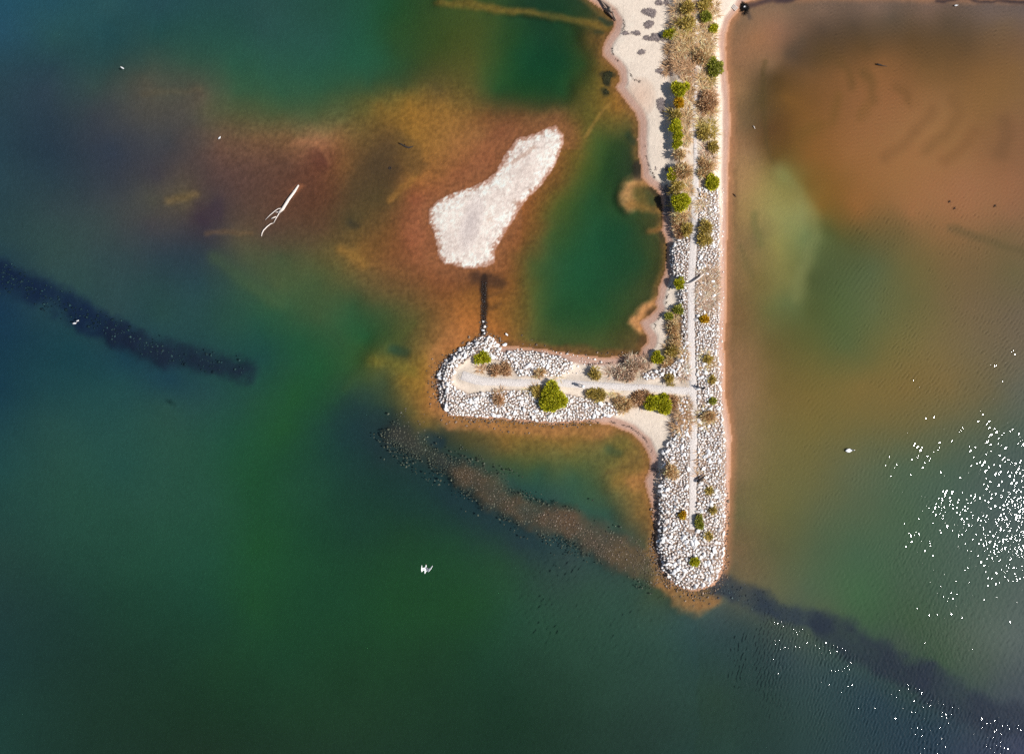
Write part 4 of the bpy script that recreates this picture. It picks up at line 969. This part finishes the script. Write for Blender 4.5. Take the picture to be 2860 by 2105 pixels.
def px3(ps, base):
    out = []
    for p in ps:
        z = p[2]; X, Y = W(p[0], p[1], z); out.append((X - base[0], Y - base[1], z - base[2]))
    return out
def wood(name, x, y, z, label, cat, parts, mat):
    X, Y = W(x, y, z); root = empty(name, (X, Y, z), label, cat)
    for pn, ps, rad in parts:
        v, a, b = tube(px3(ps, (X, Y, z)), rad); obj(pn, mesh_np(pn, v, a, b, smooth=True), mat, root)
    return root
wood('dead_tree', 806, 557, 0, 'bleached dead tree with broken branches lying in the brown shallows', 'driftwood', [
 ('trunk', [(834,517,.02),(822,536,.10),(806,557,.13),(790,583,.14),(779,594,.10)], [.14,.20,.24,.26,.20]),
 ('branch', [(788,582,.12),(777,583,.14),(768,589,.12),(754,601,.06),(741,614,.02)], [.09,.08,.08,.06,.04]),
 ('branch', [(785,587,.10),(775,593,.10),(767,592,.06)], [.11,.09,.05]),
 ('branch', [(771,605,.02),(764,608,.10),(757,611,.08)], [.08,.10,.07]),
 ('branch', [(781,592,.08),(777,600,.02),(773,606,.03),(764,623,.02)], [.10,.08,.08,.05]),
 ('branch', [(764,623,-.10),(756,625,.06),(746,633,.10),(736,643,.10),(732,651,.08),(730,660,.04)], [.05,.08,.10,.10,.09,.06]),
 ('branch', [(822,536,.10),(818,532,.25)], [.08,.04]), ('branch', [(804,560,.14),(797,563,.20)], [.08,.05])], M_WOOD)
zz = .45
wood('driftwood_snag', 1703, 28, .3, 'grey uprooted snag with a root ball at the upper waterline', 'driftwood', [
 ('trunk', [(1655,-22,zz),(1680,3,zz),(1696,14,zz+.1),(1709,23,zz+.2)], [.12,.15,.18,.2]),
 ('trunk', [(1668,-12,zz),(1684,11,zz),(1694,24,zz),(1700,30,zz)], [.09,.11,.14,.15]),
 ('branch', [(1710,34,zz+.2),(1714,43,zz+.1),(1722,59,.25)], [.14,.14,.07]),
 ('branch', [(1699,34,zz),(1708,44,.35),(1719,56,.22)], [.12,.11,.06]),
 ('branch', [(1694,24,zz),(1702,38,.3),(1714,50,.2)], [.1,.09,.05]),
 ('root', [(1703,28,zz),(1706,20,zz+.5)], [.5,.1]), ('root', [(1700,25,zz),(1708,32,zz+.4)], [.34,.12]),
 ('root', [(1704,27,zz),(1714,26,zz),(1727,25,zz)], [.1,.06,.02]), ('root', [(1706,30,zz),(1714,34,zz),(1718,38,zz)], [.1,.07,.03]), ('root', [(1704,28,zz),(1712,36,zz),(1714,40,zz)], [.1,.06,.03])], M_BROWNWOOD)
def ong(ps, d=.1): return [(x, y, float(gz(x, y)) + d + e) for x, y, e in ps]
wood('log', 1938, 786, 1.3, 'long white log lying across the path beside a small yellow-green shrub', 'log', [
 ('trunk', ong([(1965,765,.5),(1952,776,.35),(1938,786,.3),(1928,792,.25),(1915,794,.25),(1900,796,.4)], .15), [.13,.15,.16,.16,.12,.08]),
 ('branch', ong([(1928,792,.25),(1920,796,.1),(1914,800,0)], .15), [.10,.08,.05])], M_WOOD)
wood('log', 1877, 787, .6, 'short white log at the lagoon edge left of a small yellow-green shrub', 'log', [('trunk', ong([(1879,781,.1),(1877,787,.1),(1876,794,.05)]), [.10,.12,.09]), ('branch', ong([(1879,781,.1),(1885,776,.1),(1891,770,.2)]), [.06,.05,.03])], M_WOOD)
wood('branch_log', 1315, 996, 1.2, 'thin grey-brown branch pointing at the bright shrub on the west end of the arm', 'branch', [('trunk', ong([(1295,1010,.1),(1305,1001,.15),(1315,994,.2),(1327,989,.2),(1339,986,.25)], .12), [.08,.10,.10,.09,.06])], M_BROWNWOOD)
wood('charred_log', 1958, 1337, 1.3, 'black charred log lying in white stones right of the path', 'log', [('trunk', ong([(1948,1346,.2),(1955,1340,.3),(1963,1333,.3),(1970,1328,.3)], .25), [.22,.26,.16,.10]), ('branch', ong([(1955,1340,.3),(1960,1342,.5)], .25), [.10,.05])], M_DARKWOOD)
wood('sunken_stick', 2460, 182, 0, 'dark forked stick in the rippled brown shallows, top right', 'stick', [('trunk', [(2446,180,.05),(2455,181,.10),(2466,184,.06),(2478,186,0)], [.10,.13,.07,.03]), ('branch', [(2455,181,.08),(2450,177,.2)], [.07,.03])], M_DARKWOOD)
for x, y, s, l in [(2652,563,1.0,'small dark twig in the east shallows, upper left of three'), (2779,575,1.2,'small dark twig in the east shallows, rightmost of three'), (2666,582,1.1,'forked pale-edged twig in the east shallows, lowest of three')]:
    wood('twig', x, y, 0, l, 'stick', [('stem', [(x - 4 * s, y + 4 * s, -.05), (x, y, .08), (x + 3 * s, y - 4 * s, .15)], [.05,.08,.03]), ('fork', [(x, y, .06), (x + 4 * s, y + 2 * s, .1)], [.06,.02])], M_DARKWOOD)
wood('stick', 2052, 545, 0, 'dark straight stick afloat close to the east beach', 'stick', [('stem', [(2048,541,.03),(2052,545,.06),(2056,550,.02)], [.04,.07,.04]), ('fork', [(2052,545,.05),(2054,543,.1)], [.04,.02])], M_DARKWOOD)
wood('stick', 2106, 355, 0, 'pale stick afloat in the light plume off the upper east beach', 'stick', [('stem', [(2103,351,.03),(2106,355,.07),(2109,360,.03)], [.05,.07,.04]), ('fork', [(2106,355,.05),(2108,353,.1)], [.04,.02])], M_WOOD)
wood('sunken_branch', 1135, 408, -.25, 'dark crooked branch on the bed of the ochre shoal', 'branch', [('trunk', [(1112,400,-.12),(1122,404,-.05),(1132,410,-.04),(1142,413,-.04),(1154,409,-.08)], [.10,.13,.14,.13,.08]), ('branch', [(1132,410,-.05),(1130,402,-.05)], [.08,.04])], M_DARKWOOD)
# drowned stump: a ring of broken wood
def stump(x, y, z, r, h, label, mat, name='stump'):
    X, Y = W(x, y, z); root = empty(name, (X, Y, z), label, 'stump'); bm = bmesh.new()
    n = 14; rings = []
    for i, (rr, zz) in enumerate([(1.35, -.1), (1.08, .1 * h), (1.0, .6 * h), (.98, h), (.66, h * .97), (.6, h * .7)]):
        rings.append([bm.verts.new((math.cos(k / n * 6.283) * r * rr * (1 + .12 * math.sin(k * 2.3 + i * .2)), math.sin(k / n * 6.283) * r * rr * (1 + .12 * math.sin(k * 2.3 + i * .2)), zz + (rng.random() * .12 * h if i in (3, 4) else 0))) for k in range(n)])
    for a, b in zip(rings[:-1], rings[1:]):
        for k in range(n): bm.faces.new((a[k], a[(k + 1) % n], b[(k + 1) % n], b[k]))
    bm.faces.new(rings[-1]); me = bpy.data.meshes.new('bark'); bm.to_mesh(me); bm.free(); obj('bark', me, mat, root)
    v, a, b = join([stick((0, 0, .02), (math.cos(q) * r * 1.9, math.sin(q) * r * 1.9, -.08), r * .3, r * .08) for q in (0.3, 2.2, 4.1)]); obj('roots', mesh_np('roots', v, a, b), mat, root)
stump(1090, 471, -.30, .24, .30, 'drowned hollow stump with a scour trail on the dark part of the shoal', M_DARKWOOD)
stump(1635, 1092, float(gz(1635, 1092)), .16, .35, 'low dark stump on sand right below the person in white', M_BROWNWOOD)
stump(1293, 1014, float(gz(1293, 1014)), .15, .3, 'low dark stump by the thin branch on the west end of the arm', M_BROWNWOOD)

# slatted board near the top right beach
X, Y = W(2054, 19, .6); zb = float(gz(2054, 19)) + .04
root = empty('slatted_board', (X, Y, zb), 'small pale slatted board lying on the sand near the top right bay', 'board', rz=-.75)
def boxm(sx, sy, sz, c, bev=.01):
    bm = bmesh.new(); bmesh.ops.create_cube(bm, size=1, matrix=Matrix.Translation(c) @ Matrix.Diagonal((sx, sy, sz, 1)))
    bmesh.ops.bevel(bm, geom=bm.edges[:], offset=bev, segments=1, affect='EDGES'); me = bpy.data.meshes.new('slat'); bm.to_mesh(me); bm.free(); return me
for k in range(4): obj('slat', boxm(.95, .13, .03, (0, -.3 + k * .2, .115)), M_WOOD, root)
for k in (-1, 1): obj('bearer', boxm(.08, .78, .09, (k * .36, 0, .052)), M_BROWNWOOD, root)
# black weedy boulder at the corner of the bay
me = mesh_np('stone_body', T2[3][0], None, T2[3][1], smooth=False); add_col(me, 'tint', np.tile(np.array([.016, .014, .016]), (len(T2[3][0]), 1)))
X, Y = W(2078, 21, .1); root = empty('dark_boulder', (X, Y, 0), 'black weed-covered boulder at the waterline in the corner of the top bay', 'boulder')
o = obj('stone_body', me, M_WETROCK, root); o.scale = (.55, .55, .5); o.location = (0, 0, .1)
v, f4, f3, mm = blades(np.array([[0, 0, .25], [.2, -.3, .1], [-.1, .25, .15], [.35, .1, .05], [.1, -.6, .03]]), 60, .35, .5, .05, .15, rng)
me = mesh_np('weed_fringe', v, f4, f3); add_col(me, 'tint', np.tile(np.array([.02, .018, .018]), (len(v), 1))); obj('weed_fringe', me, M_WRACK, root)
o = bpy.data.objects.new('stone', tm[2]); COL.objects.link(o); X, Y = W(2079, 19, .5); o.location = (X, Y, .5); o.scale = (.13,) * 3; tag(o, 'tiny white stone shape added as the glint on the black weed-covered boulder', 'stone')  # small white piece put in for the glint on the dark boulder

# ------------------------------------------------------------------ birds
def loft(sections, sides=12):
    """sections: (x, y, z, half width, half height)"""
    V = []; F = []
    for (x, y, z, w, h) in sections:
        for k in range(sides):
            a = k / sides * 6.2832; V.append((x, y + math.cos(a) * w, z + math.sin(a) * h))
    n = len(sections)
    for i in range(n - 1):
        for k in range(sides): F.append([i * sides + k, (i + 1) * sides + k, (i + 1) * sides + (k + 1) % sides, i * sides + (k + 1) % sides])
    V += [sections[0][:3], sections[-1][:3]]; a, b = n * sides, n * sides + 1
    F3 = [[k, (k + 1) % sides, a] for k in range(sides)] + [[(n - 1) * sides + (k + 1) % sides, (n - 1) * sides + k, b] for k in range(sides)]
    return np.array(V), F, F3
def floating_bird(x, y, rz, s, label, cat, swan):
    X, Y = W(x, y, 0); root = empty('swan' if swan else 'gull', (X, Y, 0), label, cat, rz=rz)
    if swan:
        sec = [(-.62,0,.22,.02,.02),(-.52,0,.18,.12,.06),(-.3,0,.14,.25,.17),(0,0,.14,.30,.22),(.25,0,.14,.25,.2),(.40,0,.18,.15,.16),(.48,0,.30,.075,.09),(.50,0,.46,.055,.06),(.53,0,.60,.05,.05),(.60,0,.68,.055,.055),(.70,0,.66,.06,.05),(.76,0,.64,.03,.03)]
        bk = [(.75,0,.64,.03,.028),(.82,0,.62,.022,.015),(.88,0,.61,.004,.004)]
    else:
        sec = [(-.27,0,.12,.01,.01),(-.2,0,.10,.05,.03),(-.08,0,.08,.10,.08),(.05,0,.08,.11,.09),(.14,0,.10,.07,.075),(.18,0,.16,.045,.05),(.23,0,.18,.045,.045),(.27,0,.175,.02,.02)]
        bk = [(.265,0,.175,.016,.014),(.31,0,.165,.004,.004)]
    v, a, b = loft(sec); obj('body', mesh_np('body', v * s, a, b, smooth=True), M_FEATHER, root)
    v, a, b = loft(bk, 8); obj('beak', mesh_np('beak', v * s, a, b, smooth=True), M_BEAK, root)
    for sd in (-1, 1):
        w_ = [(-.55,.10,.24,.02,.01),(-.35,.2,.27,.07,.05),(-.05,.235,.27,.09,.08),(.2,.2,.22,.05,.06)] if swan else [(-.3,.03,.14,.01,.01),(-.15,.07,.15,.03,.025),(.02,.085,.14,.035,.04),(.1,.07,.12,.02,.02)]
        v, a, b = loft([(q[0], q[1] * sd, q[2], q[3], q[4]) for q in w_], 8); obj('wing', mesh_np('wing', v * s, a, b, smooth=True), M_FEATHER if swan else M_GREYFEATHER, root)
    return root
floating_bird(2370, 1257, math.radians(8), 1.0, 'white swan swimming alone in the olive water east of the breakwater', 'swan', True)
floating_bird(343, 191, 2.6, 1.15, 'white gull floating in the blue-green water near the top left', 'gull', False).children[2]
floating_bird(614, 386, .9, 1.1, 'white gull floating above the brown shoal left of the dead tree', 'gull', False)
floating_bird(2669, 17, .1, 1.1, 'white gull floating by the dark bank in the top right bay', 'gull', False)
floating_bird(218, 896, .5, 1.0, 'gull floating over the dark left reef, upper right of a pair', 'gull', False)
floating_bird(210, 903, .2, 1.3, 'brighter gull floating over the dark left reef, lower left of a pair', 'gull', False)

# gull in flight: wings beating, seen from above
BZ = 52.0; BF = (HC - 52.0) / HC
def bp(u, v, dz=0.0):     # outline measured on the enlarged photo
    z = BZ + dz; X, Y = W(1120 + u / 16.04, 1540 + v / 16.04, z); return np.array([X, Y, z])
c0 = bp(1110, 790)
root = empty('flying_bird', tuple(c0), 'large white bird in flight over the dark green water at lower centre', 'bird')
sec = []
for u, v, w, dz in [(1122,582,.04,.02),(1120,620,.12,.04),(1112,690,.10,.03),(1105,740,.20,0),(1098,800,.24,0),(1088,860,.20,0),(1078,910,.15,-.02),(1070,950,.11,-.02),(1065,985,.03,-.02)]:
    p = bp(u, v, dz) - c0; sec.append((p, w * BF))
V_ = []; F_ = []; sd = 10
for p, w in sec:
    for k in range(sd):
        a = k / sd * 6.2832; V_.append((p[0] + math.cos(a) * w, p[1], p[2] + math.sin(a) * w * .8))
for i in range(len(sec) - 1):
    for k in range(sd): F_.append([i * sd + k, i * sd + (k + 1) % sd, (i + 1) * sd + (k + 1) % sd, (i + 1) * sd + k])
V_ += [tuple(sec[0][0]), tuple(sec[-1][0])]; F3_ = [[(k + 1) % sd, k, len(sec) * sd] for k in range(sd)] + [[(len(sec) - 1) * sd + k, (len(sec) - 1) * sd + (k + 1) % sd, len(sec) * sd + 1] for k in range(sd)]
obj('body', mesh_np('body', V_, F_, F3_, smooth=True), M_FEATHER, root)
v, a, b = tube([bp(1122,586,.02) - c0, bp(1124,560,.0) - c0], [.03 * BF, .008], 6); obj('beak', mesh_np('beak', v, a, b), M_BEAK, root)
def wing(lead, trail, dzs, band):
    n = len(lead); Vv = []; F = []
    for (lu, lv), (tu, tv), dz in zip(lead, trail, dzs):
        for t in (0, .33, .66, 1):
            p = bp(lu + (tu - lu) * t, lv + (tv - lv) * t, dz + .05 * math.sin(t * 3.1)) - c0; Vv.append(p)
    m = len(Vv); Vv = Vv + [q - np.array([0, 0, .03]) for q in Vv]
    for i in range(n - 1):
        for t in range(3):
            a = i * 4 + t; F.append([a, a + 1, a + 5, a + 4]); F.append([m + a, m + a + 4, m + a + 5, m + a + 1])
    rim = [i * 4 for i in range(n)] + [(n - 1) * 4 + t for t in (1, 2, 3)] + [i * 4 + 3 for i in range(n - 2, -1, -1)] + [2, 1]
    for a, b in zip(rim, rim[1:] + rim[:1]): F.append([a, m + a, m + b, b])
    me = mesh_np('wing', Vv, F, smooth=False); o = obj('wing', me, M_FEATHER, root)
    P2 = [bp(u, v, dz + .11) - c0 for u, v, dz in band]
    v, a, b = tube(P2, [.02] + [.04] * (len(P2) - 2) + [.02], 6); obj('wing_band', mesh_np('wing_band', v * np.array([1, 1, 1]), a, b), M_GREYFEATHER, o)
wing([(1130,725),(1190,735),(1255,765),(1300,735),(1345,690),(1405,612)], [(1100,850),(1150,845),(1190,905),(1240,905),(1345,780),(1415,655)], [0,.15,.3,.4,.5,.6], [(1120,775,.05),(1170,785,.12),(1220,815,.22),(1262,800,.32)])
wing([(1085,700),(1040,715),(990,725),(955,755),(946,690),(942,610)], [(1060,845),(1020,830),(980,850),(925,915),(900,800),(918,612)], [0,.15,.3,.45,.55,.65], [(1085,770,.05),(1040,775,.12),(985,790,.25),(945,815,.35)])

# ------------------------------------------------------------------ people
def skin_mesh(name, verts, edges, radii, mat, parent, sub=1):
    bm = bmesh.new(); L = bm.verts.layers.skin.verify(); vs = [bm.verts.new(v) for v in verts]
    for a, b in edges: bm.edges.new((vs[a], vs[b]))
    for v, r in zip(vs, radii): v[L].radius = (r, r)
    vs[0][L].use_root = True
    me = bpy.data.meshes.new(name); bm.to_mesh(me); bm.free()
    o = obj(name, me, mat, parent); o.modifiers.new('skin', 'SKIN').use_smooth_shade = True; s = o.modifiers.new('smooth', 'SUBSURF'); s.levels = s.render_levels = sub
    return o
def chain(pts, radii): return pts, [(i, i + 1) for i in range(len(pts) - 1)], radii
def person(x, y, rz, label, top, bottom, hatmat, hat, armspread):
    z0 = float(gz(x, y)) + .07; X, Y = W(x, y, z0); root = empty('person', (X, Y, z0), label, 'person', rz=rz)
    hipL, hipR = (.02, .10, .90), (.02, -.10, .90)
    kneeL, kneeR = (.20, .11, .50), (-.06, -.11, .50); ankL, ankR = (.26, .11, .09), (-.34, -.11, .14)
    shL, shR = (.04, .20, 1.40), (.04, -.20, 1.40)
    elL, elR = (-.08, .25 + armspread, 1.14), (.16, -.25 - armspread, 1.14); wrL, wrR = (.04, .27 + armspread, .90), (.36, -.24 - armspread, .98)
    V = [(.02,0,.95),(.02,0,1.12),(.03,0,1.30),(.04,0,1.42),(.05,0,1.50),(.06,0,1.58),(.07,0,1.66),(.06,0,1.74)]; R = [.13,.12,.14,.10,.055,.085,.10,.07]
    E = [(0,1),(1,2),(2,3),(3,4),(4,5),(5,6),(6,7)]
    def add(p, r, j): V.append(p); R.append(r); E.append((j, len(V) - 1)); return len(V) - 1
    for hip, kn, an, s in ((hipL, kneeL, ankL, 1), (hipR, kneeR, ankR, -1)):
        a = add(hip, .09, 0); a = add(kn, .058, a); a = add(an, .04, a); add((an[0] + .16, an[1] + s * .02, an[2] - .05), .034, a)
    for sh, el, wr, s in ((shL, elL, wrL, 1), (shR, elR, wrR, -1)):
        a = add(sh, .055, 2); a = add(el, .04, a); a = add(wr, .028, a); pm = add((wr[0] + .05, wr[1], wr[2] - .05), .03, a)
        for f in range(4):
            k = add((wr[0] + .09, wr[1] + (f - 1.5) * .018, wr[2] - .10), .009, pm); add((wr[0] + .09 + .01 * f, wr[1] + (f - 1.5) * .018, wr[2] - .135 - .008 * (1.5 - abs(f - 1.5))), .008, k)
        k = add((wr[0] + .09, wr[1] - s * .04, wr[2] - .05), .010, pm); add((wr[0] + .12, wr[1] - s * .045, wr[2] - .08), .009, k)
    body = skin_mesh('body', V, E, R, M_SKIN, root)
    V2 = [(.02,0,.98),(.02,0,1.14),(.03,0,1.32),(.04,0,1.43)]; E2 = [(0,1),(1,2),(2,3)]; R2 = [.16,.15,.17,.11]
    for sh, el, wr in ((shL, elL, wrL), (shR, elR, wrR)):
        V2.append(sh); R2.append(.075); E2.append((2, len(V2) - 1)); V2.append(el); R2.append(.06); E2.append((len(V2) - 2, len(V2) - 1))
        V2.append(tuple(np.array(el) * .3 + np.array(wr) * .7)); R2.append(.048); E2.append((len(V2) - 2, len(V2) - 1))
    skin_mesh('shirt', V2, E2, R2, top, root)
    V3 = [(.02,0,.96)]; E3 = []; R3 = [.15]
    for hip, kn, an in ((hipL, kneeL, ankL), (hipR, kneeR, ankR)):
        V3.append(hip); R3.append(.105); E3.append((0, len(V3) - 1)); V3.append(kn); R3.append(.075); E3.append((len(V3) - 2, len(V3) - 1)); V3.append((an[0], an[1], an[2] + .02)); R3.append(.06); E3.append((len(V3) - 2, len(V3) - 1))
    skin_mesh('trousers', V3, E3, R3, bottom, root)
    for an in (ankL, ankR): skin_mesh('shoe', [(an[0] - .06, an[1], an[2] - .05), (an[0] + .07, an[1], an[2] - .05), (an[0] + .19, an[1], an[2] - .055)], [(0, 1), (1, 2)], [.045, .048, .04], M_BLACKCLOTH, root)
    # head cover or hair
    n = 16; bm = bmesh.new(); rings = []
    prof = [(.20, 1.70), (.125, 1.715), (.115, 1.78), (.075, 1.83)] if hat else [(.112, 1.64), (.125, 1.70), (.112, 1.78), (.06, 1.825)]
    for r, z in prof: rings.append([bm.verts.new((.05 + math.cos(k / n * 6.283) * r * 1.1, math.sin(k / n * 6.283) * r, z)) for k in range(n)])
    for a, b in zip(rings[:-1], rings[1:]):
        for k in range(n): bm.faces.new((a[k], a[(k + 1) % n], b[(k + 1) % n], b[k]))
    bm.faces.new(rings[-1]); me = bpy.data.meshes.new('hat' if hat else 'hair'); bm.to_mesh(me); bm.free(); obj('hat' if hat else 'hair', me, hatmat, root)
    for s in (-1, 1):
        v, a, b = loft([(.155, s * .036, 1.665, .012, .010), (.166, s * .036, 1.665, .010, .008)], 8); obj('eye', mesh_np('eye', v, a, b), M_BLACKCLOTH, root)
    v, a, b = tube([(.155, 0, 1.65), (.185, 0, 1.625)], [.010, .017], 6); obj('nose', mesh_np('nose', v, a, b), M_SKIN, root)
person(1960, 1084, 2.7, 'person in dark clothes walking where the two paths meet', M_DARKCLOTH, M_BLACKCLOTH, M_HAIR, False, .12)
person(1625, 1078, .2, 'person in a white top and white hat walking on the side arm path', M_WHITECLOTH, M_DARKCLOTH, M_WHITECLOTH, True, .04)

# ------------------------------------------------------------------ light, sky, camera
sd3 = Vector((SUN_AZ[0] * math.sin(SUN_ZEN), SUN_AZ[1] * math.sin(SUN_ZEN), math.cos(SUN_ZEN)))
sun = bpy.data.lights.new('sun', 'SUN'); sun.energy = 4.2; sun.angle = math.radians(.5); sun.color = (1, .965, .91)
so = bpy.data.objects.new('sun', sun); COL.objects.link(so); so.rotation_euler = sd3.to_track_quat('Z', 'Y').to_euler(); so.location = sd3 * 200
w = bpy.data.worlds.new("World"); scene.world = w; w.use_nodes = True
nt = w.node_tree; bg = nt.nodes['Background']; sky = nt.nodes.new('ShaderNodeTexSky'); sky.sky_type = 'NISHITA'; sky.sun_disc = False
sky.sun_elevation = math.pi / 2 - SUN_ZEN; sky.sun_rotation = math.atan2(SUN_AZ[0], SUN_AZ[1]); nt.links.new(sky.outputs[0], bg.inputs[0]); bg.inputs[1].default_value = .06
cam = bpy.data.cameras.new('camera'); cam.sensor_width = 36; cam.lens = 18 / .74; cam.clip_end = 20000; cam.clip_start = .5
co = bpy.data.objects.new('camera', cam); COL.objects.link(co); co.location = (0, 0, HC); co.rotation_euler = (0, 0, 0); scene.camera = co
scene.view_settings.view_transform = 'Standard'; scene.view_settings.look = 'None'; scene.view_settings.exposure = .35; scene.view_settings.gamma = 1
scene.cycles.use_denoising = False; scene.cycles.transparent_max_bounces = 12; scene.cycles.max_bounces = 4; scene.cycles.diffuse_bounces = 2; scene.cycles.glossy_bounces = 2
